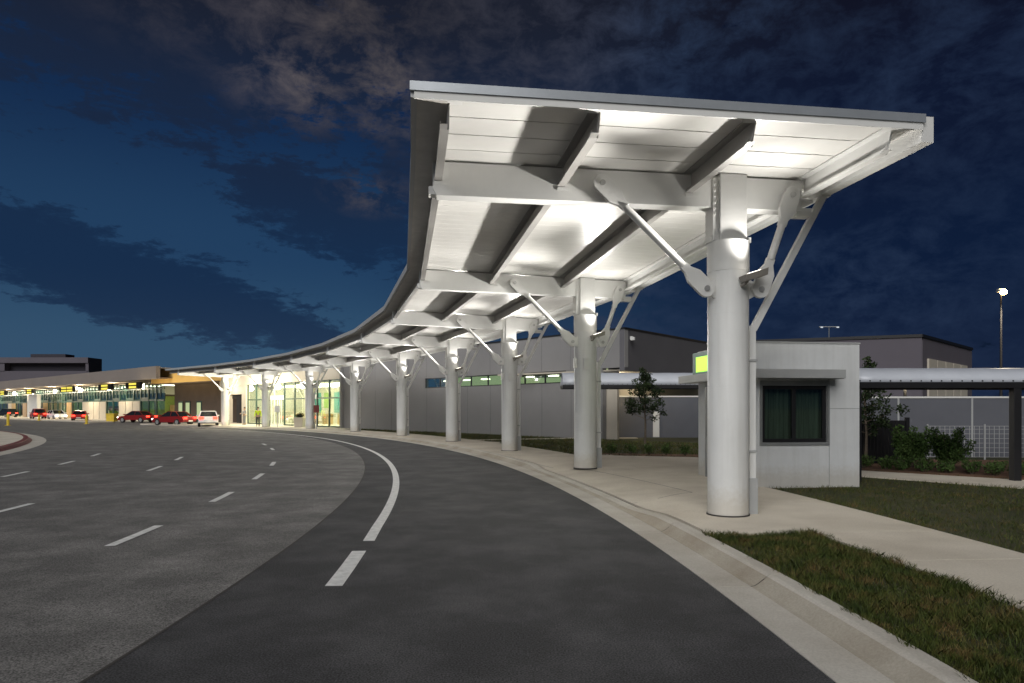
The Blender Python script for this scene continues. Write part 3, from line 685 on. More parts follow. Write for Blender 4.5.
# left terminal
term = thing('terminal_hall', 'distant terminal hall with a plain grey fascia and lit glass front', 'building')
q0 = Vector((-128., 163.)); q1 = Vector((-47., 92.5)); TT, tl = fr_of(q0, q1)
b = MB(); b.box(22, tl+8.5, -4.5, -4., 5.3, 6.85, TT); b.build('fascia', M['term_fascia'], term)
b = MB(); b.box(20, tl+8.5, -4, 25, 6.6, 6.7, TT); b.build('roof', M['term_fascia'], term)
b = MB(); b.box(20, tl+8.5, -4, 0, 5.4, 5.5, TT); b.build('soffit', M['brown'], term)
b = MB(); b.box(0, tl, 9, 9.3, -.1, 5.4, TT); b.build('back_wall', M['beige'], term)
b = MB(); b.box(0, tl, .2, 9, 5.2, 5.3, TT); b.build('ceiling', M['beige'], term)
b = MB(); b.box(0, tl, -9, 9, -.12, .0, TT); b.build('floor', M['concrete'], term)
npn = 40; gw = tl/npn
rr = random.Random(3)
for k in range(npn):
    x = k*gw; solid = rr.random() < .3
    b = MB(); b.box(x-.09, x+.09, -.1, .1, 0, 5.2, TT); b.box(x+.09, x+gw-.09, -.08, .08, 2.7, 3.2 if rr.random() < .5 else 2.9, TT); b.box(x+.09, x+gw-.09, -.08, .08, 4.3, 4.45, TT)
    b.box(x+gw/2-.05, x+gw/2+.05, -.08, .08, 3.2, 5.2, TT)
    f1 = b.build('window_frame', M['green_metal'], term)
    b = MB(); b.box(x+.09, x+gw-.09, .0, .02, 0, 5.2, TT); b.build('pane', M['glass'], f1)
    b = MB(); b.box(x+.1, x+gw-.1, .05, .12, 2.95, 3.75, TT); b.build('spandrel', M['green_metal'], term)
    if rr.random() < .55: b = MB(); b.box(x+.1, x+gw-.1, -.2, -.10, .0, 2.7, TT); b.build('wall_panel', [M['beige'], M['wood'], M['tan']][rr.randrange(3)], term)
    if k % 3 == 0: b = MB(); b.box(x+.2, x+gw+.1, 3.5, 6, 5.1, 5.19, TT); b.build('ceiling_light', M['white_lit'], term)
    c_ = [M['art1'], M['art2'], M['wood'], M['brown']][rr.randrange(4)]
    b = MB(); b.box(x, x+gw*rr.uniform(.5, 1), 5+rr.random()*3, 8.9, 0, rr.uniform(1.2, 4.5), TT); b.build('interior_partition', c_, term)
for px in (8, 18, 46, 82, 88, 124, 153):
    t = (px-512)/F   # on the facade line
    A_ = q0; dq = (q1-q0).normalized(); tt = (t*A_.y-A_.x)/(dq.x-t*dq.y)
    b = MB(); b.box(tt-2.6, tt+2.6, -2.6, -2.3, 4.35, 5.2, TT); s1 = b.build('hanging_sign', M['black'], term)
    b = MB(); b.box(tt-1.3, tt+1.1, -2.66, -2.61, 4.42, 4.68, TT); b.box(tt-1.3, tt+1.1, -2.66, -2.61, 4.86, 5.12, TT); b.build('sign_face', M['yellow_lit'], s1)
for px in (46,):
    t = (px-512)/F; dq = (q1-q0).normalized(); tt = (t*q0.y-q0.x)/(dq.x-t*dq.y)
    b = MB(); b.box(tt-3, tt+3, -2.2, -1.6, 0, 4.2, TT); b.build('white_pylon', M['white'], term)
for x in (10, 24, 38, 52, 66, 80, 94):
    ld = bpy.data.lights.new('soffit_lamp', 'POINT'); ld.energy = 1500; ld.color = (1, .86, .6); ld.shadow_soft_size = .4
    lo = bpy.data.objects.new('soffit_lamp', ld); COL.objects.link(lo); lo.parent = term; lo.location = TT @ Vector((x, -2.2, 4.9))
for (x, y, z, e) in ((gx0+3, -2.0, 3.95, 900), (gx0+9, -2.0, 3.95, 900), (ex0+3.5, -1.6, 3.9, 260), (gx0+4, 3.5, 3.6, 1100), (gx0+12, 3.5, 3.6, 1100)):
    ld = bpy.data.lights.new('entrance_lamp', 'POINT'); ld.energy = e; ld.color = (1, .88, .62); ld.shadow_soft_size = .3
    lo = bpy.data.objects.new('entrance_lamp', ld); COL.objects.link(lo); lo.parent = ent; lo.location = TL @ Vector((x, y, z))
for x in (2.5, 6., 9.5, 13.):
    ld = bpy.data.lights.new('wing_lamp', 'SPOT'); ld.energy = 520; ld.color = (1, .82, .5); ld.shadow_soft_size = .2; ld.spot_size = R_(110); ld.spot_blend = 1
    lo = bpy.data.objects.new('wing_lamp', ld); COL.objects.link(lo); lo.parent = wing; lo.location = TW @ Vector((x, -4.2, 2.4))
    d = (TW @ Vector((x, -1.5, 5.8)))-lo.location; lo.rotation_euler = d.to_track_quat('-Z', 'Y').to_euler()

# ------------------------------------------------------------------ barrel vault walkway covers
def vault(name, label, x0, x1, y, zb, half, rise, posts, bz=.13):
    t = thing(name, label, 'walkway cover', (x0, y, 0), 0, 'white barrel vault walkway covers')
    L = x1-x0; b = MB(); n = 14; vs = []; m_ = max(2, int(L/.45))
    for i in range(m_+1):
        for k in range(n+1):
            a = PI*k/n; rr_ = 1+(.012 if i % 1 == 0 and i % 2 else 0)
            vs.append((L*i/m_, half-half*math.cos(a)*rr_, zb+bz+rise*math.sin(a)**.8*rr_))
    b.add(vs, [(i*(n+1)+k, (i+1)*(n+1)+k, (i+1)*(n+1)+k+1, i*(n+1)+k+1) for i in range(m_) for k in range(n)], True)
    o = b.build('vault_sheet', M['vault'], t); sol = o.modifiers.new('thick', 'SOLIDIFY'); sol.thickness = .02
    b = MB()
    for i in range(m_*2): b.tube([(L*(i+.5)/(m_*2), -.012, zb+bz+.03), (L*(i+.5)/(m_*2), .02, zb+bz+.03)], .018, 6)
    b.build('rivets', M['black'], t)
    b = MB(); b.box(0, L, -.06, .06, zb, zb+bz); b.box(0, L, 2*half-.06, 2*half+.06, zb, zb+bz)
    for i in range(int(L/1.2)+1): b.box(i*1.2, i*1.2+.06, .06, 2*half-.06, zb+.02, zb+bz-.02)
    b.build('beam', M['black'], t)
    for px_ in posts:
        b = MB(); b.box(px_-.085, px_+.085, -.05, .12, -.1, zb); b.build('post', M['black'], t, bevel=.006)
    return t
vault('walkway_cover', 'white barrel vault walkway cover at the right, on a black post', 7.75, 17., 15.45, 2.09, .8, .36, (.05, 3.66, 8.2), .13)
vault('walkway_cover', 'white barrel vault walkway cover behind the second column, in front of the upper grey volume', 2.45, 12.2, 33.0, 2.6, .75, .62, (9.3,), .17)

# ------------------------------------------------------------------ masts
def mast(label, x, y, z, head, lit=True, en=0):
    t = thing('light_mast', label, 'light mast', (x, y, 0))
    b = MB(); b.tube([(0, 0, -.3), (0, 0, z)], [.13, .07], 12); b.build('pole', M['frame_grey'] if not en else M['black'], t)
    b = MB(); b.box(-head, head, -.12, .12, z-.02, z+.1); b.build('lamp_arm', M['awning'], t)
    for k in ((-1, 1) if head > 1 else (0,)):
        b = MB(); b.box(k*head*.8-.28, k*head*.8+.28, -.32, .22, z-.16, z-.03); h = b.build('lamp_head', M['awning'], t)
        b = MB(); b.box(k*head*.8-.22, k*head*.8+.22, -.36, -.32, z-.2, z+.02) if not en else b.tube([(0, -.30, z-.45), (0, -.30, z-.33), (0, -.30, z-.15), (0, -.30, z+.02)], [.10, .27, .27, .10], 16); b.build('lamp_lens', M['mast_lit'] if en else M['far_lit'], h)
    if en:
        ld = bpy.data.lights.new('mast_light', 'SPOT'); ld.energy = en; ld.spot_size = R_(150); ld.spot_blend = .6; ld.color = (1, .84, .6); ld.shadow_soft_size = .3
        lo = bpy.data.objects.new('mast_light', ld); COL.objects.link(lo); lo.parent = t; lo.location = (0, -1.3, z-.6); lo.rotation_euler = (R_(-20), 0, 0)
    return t
mast('tall pole with one bright warm lamp at the far right', X_(1001, 60), 60, Z_(290, 60), .3, True, 9000)
mast('distant high mast with a crossbar of lamps above the hangar roof', X_(829, 130), 130, Z_(327, 130), 1.9)
for (px, py, Y, e) in ((866, 384, 26.5, 60), (905, 388, 26.5, 25)):
    t = thing('wall_lamp', 'small warm wall lamp behind the compound wall, '+('left one with the wide glow' if px < 880 else 'right one with the small glow'), 'lamp', (X_(px, Y), Y, 0))
    b = MB(); b.box(-.12, .12, -.05, .05, Z_(py, Y)-.06, Z_(py, Y)+.06); b.build('lamp_body', M['warm_lit'], t)
    b = MB(); b.box(-.04, .04, -.04, .04, -.1, Z_(py, Y)-.06); b.build('lamp_post', M['black'], t)
    ld = bpy.data.lights.new('wall_light', 'POINT'); ld.energy = e; ld.color = (1, .8, .5); ld.shadow_soft_size = .1
    lo = bpy.data.objects.new('wall_light', ld); COL.objects.link(lo); lo.parent = t; lo.location = (0, -.25, Z_(py, Y))
ld = bpy.data.lights.new('recess_lamp', 'POINT'); ld.energy = 90; ld.color = (1, .86, .62); ld.shadow_soft_size = .2
lo = bpy.data.objects.new('recess_lamp', ld); COL.objects.link(lo); lo.parent = hall; lo.location = TR @ Vector((1.8, 1.8, 3.3))
ld = ld.copy(); lo = bpy.data.objects.new('recess_lamp', ld); COL.objects.link(lo); lo.parent = hall; lo.location = TR @ Vector((6.5, 1.8, 3.3))

# ------------------------------------------------------------------ vegetation
def leaves(centers, rads, n, size, flat=.8):
    """n leaf quads spread through soft clumps"""
    cs = np.array(centers); rs = np.array(rads); w = rs**2; w = w/w.sum()
    idx = rng.choice(len(cs), n, p=w); d = rng.normal(size=(n, 3)); d /= np.linalg.norm(d, axis=1)[:, None]
    rad = rng.random(n)**.45; p = cs[idx]+d*(rad*rs[idx])[:, None]*np.array([1, 1, flat])
    u = rng.normal(size=(n, 3)); u /= np.linalg.norm(u, axis=1)[:, None]; v = np.cross(u, rng.normal(size=(n, 3))); v /= np.linalg.norm(v, axis=1)[:, None]
    s_ = size*rng.uniform(.6, 1.3, n)[:, None]; u = u*s_; v = v*s_*.5
    vs = np.stack([p-u, p+v, p+u, p-v], 1).reshape(-1, 3); fs = np.arange(4*n).reshape(-1, 4); return vs, fs
def tree(name, label, x, y, h, base, spread, nl, size, group=None, seed=1, low=.3):
    r = random.Random(seed); t = thing(name, label, 'tree', (x, y, -.03), 0, group)
    b = MB(); b.tube([(0, 0, 0), (.02, .01, h*.3), (-.03, .02, h*.6), (.02, 0, h*.97)], [base, base*.75, base*.5, base*.12], 10)
    cs = []; rs = []
    for k in range(26):
        f = low+(1-low)*(k/25); L = spread*(1.02-f)*1.3*r.uniform(.7, 1.15)+.06; a = k*2.4+r.random()
        p0 = Vector((0, 0, h*f*.92)); p1 = p0+Vector((math.cos(a)*L, math.sin(a)*L, L*.45))
        mid = p0.lerp(p1, .5)+Vector((0, 0, -.03)); b.tube([p0, mid, p1], [base*.28, base*.16, base*.05], 5)
        for q in (.55, .8, 1.05): c = p0.lerp(p1, q); cs.append(c+Vector((r.uniform(-.1, .1), r.uniform(-.1, .1), r.uniform(-.1, .15)))); rs.append(spread*r.uniform(.16, .30)*(1.2-f*.6))
    b.build('trunk', M['bark'], t); v, f = leaves([tuple(c) for c in cs], rs, nl, size); raw('crown', v, f, M['leaf'], t); return t
tree('young_tree', 'young dark tree with a loose round crown on the far lawn', X_(645, 27.5), 27.5, 3.35, .05, 1.0, 3600, .05, seed=4, low=.38)
tree('young_tree', 'slim dark tree partly hidden by the right edge of the booth', X_(866, 19.5), 19.5, 3.15, .05, .8, 3000, .05, seed=9, low=.3)
def shrub(name, label, x, y, h, w, n, size, group, seed):
    r = random.Random(seed); t = thing(name, label, 'shrub', (x, y, -.03), 0, group)
    b = MB(); cs = []; rs = []
    for k in range(16):
        a = k*2.4+r.random(); L = w*.5*r.uniform(.3, 1); e = Vector((math.cos(a)*L, math.sin(a)*L, h*r.uniform(.5, .95)))
        b.tube([(0, 0, 0), e*.5+Vector((0, 0, .02)), e], [.02*w, .014*w, .006*w], 5)
        cs += [tuple(e*.55), tuple(e*.8), tuple(e)]; rs += [w*.19, w*.16, w*.11]
    b.build('stem', M['bark'], t); v, f = leaves(cs, rs, n, size, .9); v[:, 2] = np.maximum(v[:, 2], .01); raw('foliage', v, f, M['shrub'], t); return t
shrub('round_bush', 'left one of the two waist high bushes before the compound wall', X_(911, 19.), 19.0, 1.2, 1.05, 7500, .034, 'waist high bushes', 3)
shrub('round_bush', 'right one of the two waist high bushes before the compound wall', X_(950, 18.4), 18.4, 1.15, 1.15, 8000, .034, 'waist high bushes', 5)
sp_ = [(3.6+.62*k, 24.6-.23*k) for k in range(8)]
for k, (x, y) in enumerate(sp_):
    shrub('low_shrub', 'small low shrub in the row before the slate wall', x+random.uniform(-.08, .08), y, .42+.12*random.random(), .42, 420, .035, 'low shrubs before the slate wall', 20+k)
for k in range(22):
    q = k//2; x = 9.35+.36*q+.30*(k % 2); y = 18.35-.35*q+.42*(k % 2)
    shrub('low_shrub', 'small low shrub in the row along the garden path', x+.3+random.uniform(-.1, .1), y+.45, .32+.1*random.random(), .5, 480, .03, 'low shrubs along the garden path', 40+k)
# grass
def grass(name, label, n, region, hmin, hmax, w):
    s_ = rng.uniform(region[0], region[1], n); r_ = rng.uniform(region[2], region[3], n)
    return s_, r_
def nz(x, y): return .5+.25*np.sin(x*3.1+y*1.7)+.25*np.sin(x*1.3-y*4.3+1.)*np.sin(y*2.2)
def blades(name, s_, r_, h, w, lean, zb=-.03, keep=None):
    a = np.interp(s_, TS, TA); x = np.interp(s_, TS, TX)+r_*np.cos(a); y = np.interp(s_, TS, TY)+r_*np.sin(a)
    if keep is not None: k = keep(x, y); x = x[k]; y = y[k]; h = h[k]
    thin = rng.random(len(x)) < .25+1.3*nz(x*1.7+3, y*1.9)*nz(x*.6, y*.7+2); x = x[thin]; y = y[thin]; h = h[thin]
    n = len(x); th = rng.uniform(0, 2*PI, n); ph = rng.uniform(0, 2*PI, n); dx = np.cos(th)*w; dy = np.sin(th)*w
    ln = lean*h*rng.uniform(.1, 1.4, n); tx = np.cos(ph)*ln; ty = np.sin(ph)*ln; z = np.full(n, zb)
    v = np.stack([np.stack([x-dx, y-dy, z], 1), np.stack([x+dx, y+dy, z], 1), np.stack([x+dx*.7+tx*.45, y+dy*.7+ty*.45, z+h*.6], 1),
                  np.stack([x+tx, y+ty, z+h], 1), np.stack([x-dx*.7+tx*.45, y-dy*.7+ty*.45, z+h*.6], 1)], 1).reshape(-1, 3)
    f = np.arange(5*n).reshape(-1, 5)
    o = raw(name, v, f, M['grass']); return o
def in_poly(x, y, poly):
    c = np.zeros(len(x), bool); j = len(poly)-1
    for i in range(len(poly)):
        xi, yi = poly[i]; xj, yj = poly[j]
        c ^= ((yi > y) != (yj > y)) & (x < (xj-xi)*(y-yi)/(yj-yi+1e-9)+xi); j = i
    return c
hard = [[(8.4, 16.5), (10.5, 14.04), (14.2, 9.7), (15.5, 11.2), (11.7, 15.6), (9.2, 18.)], [(4.2, 13.9), (4.75, 13.9), (4.6, 17.4), (6.8, 17.55), (8.4, 16.5), (9.2, 18.), (8.2, 20.5), (6.1, 22.9), (2.4, 24.2), (1.6, 22)],
        [(4.95, 14.1), (7.33, 14.4), (6.98, 17.1), (4.6, 16.8)], [(9.35, 18.2), (11.9, 15.75), (15.6, 11.4), (20, 16), (17, 21.5), (10, 22.5)], [(3.2, 24.2), (6.3, 23.05), (8.4, 20.8), (9.2, 22), (8.2, 24), (3.2, 25.1)],
        [(-1.0, 31.2), (-.4, 33.4), (-2.7, 35.), (3.4, 37.7), (7., 38.), (7., 38.6), (3.4, 38.3), (-3.2, 35.5), (-3.8, 34.6)]]
def keep(x, y):
    k = np.ones(len(x), bool)
    for p in hard: k &= ~in_poly(x, y, p)
    return k
n = 90000; s_ = rng.uniform(-9, -1.52, n); r_ = rng.uniform(-.98, .54, n)+.03*np.sin(s_*9)+.02*np.sin(s_*23); hh = np.minimum(rng.gamma(6, .0085, n), .075)*(.6+.9*nz(s_*1.4, r_*2.2))
tag(blades('verge_grass', s_, r_, hh, .0028, .8), 'narrow grass verge between the kerb and the sidewalk', 'grass', kind='stuff')
n = 130000; s_ = -10+rng.random(n)**.8*20; r_ = 2.01+.036*(s_+7)+rng.random(n)**1.2*9; hh = np.minimum(rng.gamma(6, .0075, n), .07)*(.6+.9*nz(s_, r_))
tag(blades('lawn_grass', s_, r_, hh, .0035, .8, keep=keep), 'mown lawn between the sidewalk, the booth and the garden path', 'grass', kind='stuff')
n = 60000; s_ = 10+rng.random(n)*38; r_ = 1.5+rng.random(n)*9; hh = rng.uniform(.04, .09, n)
tag(blades('far_lawn_grass', s_, r_, hh, .012, .8, keep=lambda x, y: keep(x, y) & (((x-LA.x)*LNn.x+(y-LA.y)*LNn.y) < -.05)), 'far lawn between the canopy sidewalk and the grey building', 'grass', kind='stuff')

# ------------------------------------------------------------------ vehicles
def car(name, label, x, y, rz, paint, kind='sedan', lights=True, sc_=1.):
    """local x = forward"""
    t = thing(name, label, 'car', (x, y, RZ), rz, 'vehicles in front of the terminal')
    Lh, Wd = 2.3, .90
    if kind == 'sedan':
        low = [(-2.3, .35), (-2.32, .62), (-2.22, .92), (-1.45, .98), (1.0, .92), (2.0, .78), (2.28, .62), (2.3, .32)]; cab = [(-1.65, .96), (-1.0, 1.40), (.15, 1.44), (1.15, .92)]
    elif kind == 'suv':
        low = [(-2.3, .42), (-2.33, .75), (-2.28, 1.05), (1.05, 1.05), (2.1, .95), (2.3, .72), (2.3, .4)]; cab = [(-2.22, 1.04), (-1.95, 1.68), (.2, 1.74), (1.15, 1.04)]
    else:
        low = [(-2.05, .36), (-2.1, .66), (-2.02, 1.0), (.95, .96), (1.85, .82), (2.05, .6), (2.05, .34)]; cab = [(-1.98, .99), (-1.6, 1.46), (.1, 1.5), (1.05, .95)]
    def loft(prof, half, mbm, zc, inset):
        # side profile extruded across with a rounded tumblehome
        ys = [-half, -half*.93, -half*.6, 0, half*.6, half*.93, half]; k = len(prof); vs = []
        for yy in ys:
            q = abs(yy)/half; sh = 1-.05*q**4; ins = inset*(1 if q > .95 else 0)
            for x_, z_ in prof:
                zf_ = (z_-zc)/(max(p[1] for p in prof)-zc+1e-6); vs.append((x_*sh, yy*(1-.20*max(0, zf_)*(1 if inset else .25)), z_-(.02*q**3)))
        fs = [(i*k+j, i*k+(j+1) % k, (i+1)*k+(j+1) % k, (i+1)*k+j) for i in range(len(ys)-1) for j in range(k)]
        fs += [tuple(range(k)), tuple(range((len(ys)-1)*k, len(ys)*k))]; mbm.add(vs, fs)
    b = MB(); loft(low, Wd, b, .3, 0); b.build('body', paint, t, bevel=.04)
    b = MB(); loft(cab, Wd*.93, b, cab[0][1], .1); b.build('window_glass', M['car_glass'], t, bevel=.03)
    b = MB(); zt_ = cab[1][1]; b.hexa([(cab[1][0]-.03, -.66, zt_-.005), (cab[2][0]+.05, -.66, cab[2][1]-.005), (cab[2][0]+.05, .66, cab[2][1]-.005), (cab[1][0]-.03, .66, zt_-.005), (cab[1][0]+.06, -.60, zt_+.03), (cab[2][0]-.05, -.60, cab[2][1]+.03), (cab[2][0]-.05, .60, cab[2][1]+.03), (cab[1][0]+.06, .60, zt_+.03)])
    for sy in (-1, 1):
        for xx in ((cab[1][0]+cab[2][0])/2,): b.bar((xx, sy*.84, cab[0][1]), (xx, sy*.68, zt_), .06, .03, (1, 0, 0))
        b.bar((cab[0][0]+.05, sy*.80, cab[0][1]), (cab[1][0], sy*.655, zt_), .09, .05, (1, 0, 0)); b.bar((cab[3][0]-.05, sy*.80, cab[3][1]), (cab[2][0], sy*.655, cab[2][1]), .06, .04, (1, 0, 0))
    b.build('roof', paint, t)
    wr = .34 if kind != 'suv' else .37; xs = (-1.38, 1.38) if kind != 'hatch' else (-1.25, 1.25)
    for xx in xs:
        for sy in (-1, 1):
            b = MB(); b.tube([(xx, sy*.70, wr), (xx, sy*.915, wr)], wr, 24); w_ = b.build('wheel', M['rubber'], t)
            b = MB(); b.tube([(xx, sy*.90, wr), (xx, sy*.925, wr)], wr*.62, 16); b.build('rim', M['bolt'], w_)
    for sy in (-1, 1):
        xr = low[1][0]; b = MB(); b.box(xr-.02, xr+.14, sy*.62-.20, sy*.62+.20, low[1][1]+.06, low[2][1]-.04); b.build('tail_light', M['tail'], t)
        xf = low[-2][0]; b = MB(); b.box(xf-.16, xf+.0, sy*.62-.18, sy*.62+.18, low[-2][1]-.06, low[-2][1]+.08); b.build('headlight', M['headl'], t)
        b = MB(); b.box(.95, 1.1, sy*.9-.1 if sy > 0 else -1.06, 1.06 if sy > 0 else -.8, cab[0][1], cab[0][1]+.13); b.build('wing_mirror', paint, t)
    xr = low[1][0]; b = MB(); b.box(xr-.05, xr-.01, -.26, .26, low[0][1]+.06, low[0][1]+.19); b.build('number_plate', M['white'], t)
    if kind != 'sedan' or True:
        b = MB(); b.box(xr-.03, xr+.03, -.86, .86, low[0][1]-.04, low[0][1]+.05); b.build('bumper', M['rubber'], t)
    return t
car('parked_car', 'dark red sedan seen from its rear side, left of the white hatchback', X_(174, 72.), 72.0, R_(158), M['car_red'])
car('parked_car', 'white hatchback seen from behind, left of the ninth column', X_(208, 67.5), 67.5, R_(115), M['car_white'], 'hatch')
car('parked_car', 'bright red sedan with glowing tail lights behind the tall yellow bollard', X_(80, 96.), 96.0, R_(118), M['car_red2'])
car('parked_car', 'red sport utility car left of the white hatchback with bright lamps', X_(38, 112.), 112.0, R_(132), M['car_red2'], 'suv')
car('parked_car', 'white hatchback with bright lamps between the two red vehicles', X_(57, 110.), 110.0, R_(-40), M['car_white'], 'hatch')
car('parked_car', 'black sport utility car at the left edge beside a yellow bollard', X_(7, 132.), 132.0, R_(150), M['car_black'], 'suv')
car('parked_car', 'dark red sedan standing right of the yellow box before the terminal', X_(137, 86.), 86.0, R_(165), M['car_red'])
def bollard(px, base, h, label):
    Y = F*(CAMZ-RZ)/(base-HZ); t = thing('bollard', label, 'bollard', (X_(px, Y), Y, RZ), 0, 'yellow bollards before the terminal')
    b = MB(); b.tube([(0, 0, 0), (0, 0, h-.1), (0, 0, h-.02), (0, 0, h)], [.13, .13, .10, .03], 16); b.build('post', M['yellow'], t)
    b = MB(); b.box(-.2, .2, -.2, .2, 0, .05); b.build('base_plate', M['yellow'], t); return t
bollard(8, 425.5, 1.25, 'yellow bollard at the far left edge'); bollard(86.5, 424, 1.0, 'short yellow bollard before the bright red sedan'); bollard(39, 420.7, .9, 'small yellow bollard before the red sport utility car')
t = thing('yellow_box', 'square yellow box standing before the terminal glass', 'container', (X_(112, 88), 88, RZ))
b = MB(); b.prism([(-.5, -.45), (.5, -.45), (.5, .45), (-.5, .45)], .08, 1.0); b.build('bin_body', M['yellow'], t, bevel=.03)
b = MB(); b.box(-.55, .55, -.5, .5, 1.0, 1.12); b.build('lid', M['yellow'], t, bevel=.02)
# planters and entrance furniture
def on_ent(px, off): # point on a line parallel to the facade
    o = TL @ Vector((0, -off, 0)); t = (px-512)/F; tt = (t*o.y-o.x)/(LU.x-t*LU.y); return o.x+LU.x*tt, o.y+LU.y*tt
x, y = on_ent(299.5, 1.6)
t = thing('planter', 'square pale planter with dark leaves beside the entrance doors', 'planter', (x, y, 0))
b = MB(); b.hexa([(-.36, -.36, 0), (.36, -.36, 0), (.36, .36, 0), (-.36, .36, 0), (-.42, -.42, .85), (.42, -.42, .85), (.42, .42, .85), (-.42, .42, .85)]); b.build('pot', M['beige'], t, bevel=.02)
v, f = leaves([(0, 0, .95), (.15, 0, 1.05), (-.15, .1, 1.0)], [.3, .25, .22], 500, .06); raw('leaves', v, f, M['leaf'], t)
def signpost(px, off, h, label, face):
    x, y = on_ent(px, off); t = thing('sign_post', label, 'sign', (x, y, 0)); b = MB(); b.tube([(0, 0, 0), (0, 0, h)], .04, 8); b.build('pole', M['awning'], t)
    b = MB(); b.box(-.22, .22, -.05, -.02, h-.6, h); b.build('sign_plate', face, t)
signpost(277.5, 3., 1.9, 'thin sign post with a pale plate right of the eighth column', M['white'])
signpost(316.5, 3., 1.9, 'thin sign post with a red plate right of the seventh column', M['red_paint'])

# ------------------------------------------------------------------ people
def skin_obj(name, joints, edges, m, parent, sub=2):
    me = bpy.data.meshes.new(name); me.from_pydata([j[0] for j in joints], edges, []); o = bpy.data.objects.new(name, me); COL.objects.link(o)
    o.modifiers.new('skin', 'SKIN'); l = me.skin_vertices[0] if me.skin_vertices else None
    if l is None:
        bm = bmesh.new(); bm.from_mesh(me); bm.verts.layers.skin.verify(); bm.to_mesh(me); bm.free(); l = me.skin_vertices[0]
    for i, j in enumerate(joints): r = j[1]; l.data[i].radius = (r, r) if not isinstance(r, tuple) else r
    l.data[0].use_root = True
    s_ = o.modifiers.new('sub', 'SUBSURF'); s_.levels = sub; s_.render_levels = sub; me.materials.append(m); o.parent = parent
    for md in o.modifiers: pass
    if o.modifiers['skin']: o.modifiers['skin'].use_smooth_shade = True
    return o
def person(label, x, y, rz, top, trousers, vest=False, arm_bent=False):
    t = thing('person', label, 'person', (x, y, .0), rz)
    J = [((0, 0, .93), .13), ((0, 0, 1.15), .12), ((0, 0, 1.38), .135), ((0, 0, 1.48), .06), ((0, -.01, 1.54), .055), ((0, -.02, 1.62), .085), ((0, -.01, 1.69), .08)]
    E = [(0, 1), (1, 2), (2, 3), (3, 4), (4, 5), (5, 6)]
    for sx in (-1, 1):
        k = len(J); hand = (sx*.24, -.30, 1.12) if arm_bent else (sx*.27, -.06, .82)
        el = (sx*.27, -.02, 1.12)
        J += [((sx*.18, 0, 1.41), .06), (el, .043), (hand, .03), (tuple(np.array(hand)+np.array((0, -.03, -.07 if not arm_bent else .0))), .034)]
        E += [(2, k), (k, k+1), (k+1, k+2), (k+2, k+3)]
        for q in range(5):
            m_ = len(J); hb = np.array(J[k+3][0]); off = np.array(((q-2)*.018, 0, 0)); ln = (.05, .075, .08, .075, .06)[q]
            J += [(tuple(hb+off+np.array((0, -.01, -ln*.6))), .009), (tuple(hb+off+np.array((0, -.03, -ln))), .008)]; E += [(k+3, m_), (m_, m_+1)]
        k = len(J); J += [((sx*.09, 0, .86), .10), ((sx*.10, -.02, .48), .062), ((sx*.10, .02, .09), .042), ((sx*.11, -.13, .035), .035)]; E += [(0, k), (k, k+1), (k+1, k+2), (k+2, k+3)]
    body = skin_obj('body', J, E, M['skin'], t)
    skin_obj('trousers', [((0, 0, .96), .15), ((-.09, 0, .86), .115), ((-.10, -.02, .48), .08), ((-.10, .02, .12), .07), ((.09, 0, .86), .115), ((.10, -.02, .48), .08), ((.10, .02, .12), .07)], [(0, 1), (1, 2), (2, 3), (0, 4), (4, 5), (5, 6)], trousers, t)
    E2 = [(0, 1), (1, 2)]; J2 = [((0, 0, .98), .155), ((0, 0, 1.18), .145), ((0, 0, 1.40), .15)]
    for sx in (-1, 1):
        k = len(J2); h2 = (sx*.245, -.24, 1.12) if arm_bent else (sx*.27, -.05, .90); J2 += [((sx*.185, 0, 1.41), .078), ((sx*.27, -.02, 1.12), .06), (h2, .05)]; E2 += [(2, k), (k, k+1), (k+1, k+2)]
    skin_obj('jacket', J2, E2, top, t)
    b = MB(); bm = bmesh.new(); bmesh.ops.create_uvsphere(bm, u_segments=16, v_segments=10, radius=.108); me = bpy.data.meshes.new('hair'); 
    for v in bm.verts: v.co.z = v.co.z*1.05+1.70; v.co.y = v.co.y+.03
    bmesh.ops.delete(bm, geom=[v for v in bm.verts if v.co.z < 1.64 and v.co.y < .03], context='VERTS'); bm.to_mesh(me); bm.free()
    o = bpy.data.objects.new('hair', me); COL.objects.link(o); me.materials.append(M['hair']); o.parent = t
    for sx in (-1, 1):
        b = MB(); b.tube([(sx*.033, -.098, 1.645), (sx*.033, -.108, 1.645)], .011, 8); b.build('eye', M['shoe'], body)
        b = MB(); b.hexa([(sx*.105-.045, -.20, 0), (sx*.105+.045, -.20, 0), (sx*.105+.04, .08, 0), (sx*.105-.04, .08, 0), (sx*.105-.035, -.15, .07), (sx*.105+.035, -.15, .07), (sx*.105+.035, .07, .10), (sx*.105-.035, .07, .10)]); b.build('shoe', M['shoe'], t, bevel=.015)
    b = MB(); b.tube([(0, -.095, 1.63), (0, -.122, 1.605), (0, -.095, 1.60)], [.008, .014, .006], 6); b.tube([(-.025, -.10, 1.575), (0, -.107, 1.573), (.025, -.10, 1.575)], .005, 5); b.build('face', M['skin'], body)
    return t
x, y = X_(258, 63.), 63.
person('worker in a yellow high visibility vest and dark trousers by the eighth column', x, y, R_(15), M['vest'], M['cloth_dark'], True)
x, y = X_(244.5, 70.), 70.
person('person in grey clothes with bent arms before the dark doorway', x, y, R_(-30), M['cloth_grey'], M['cloth_grey'], False, True)

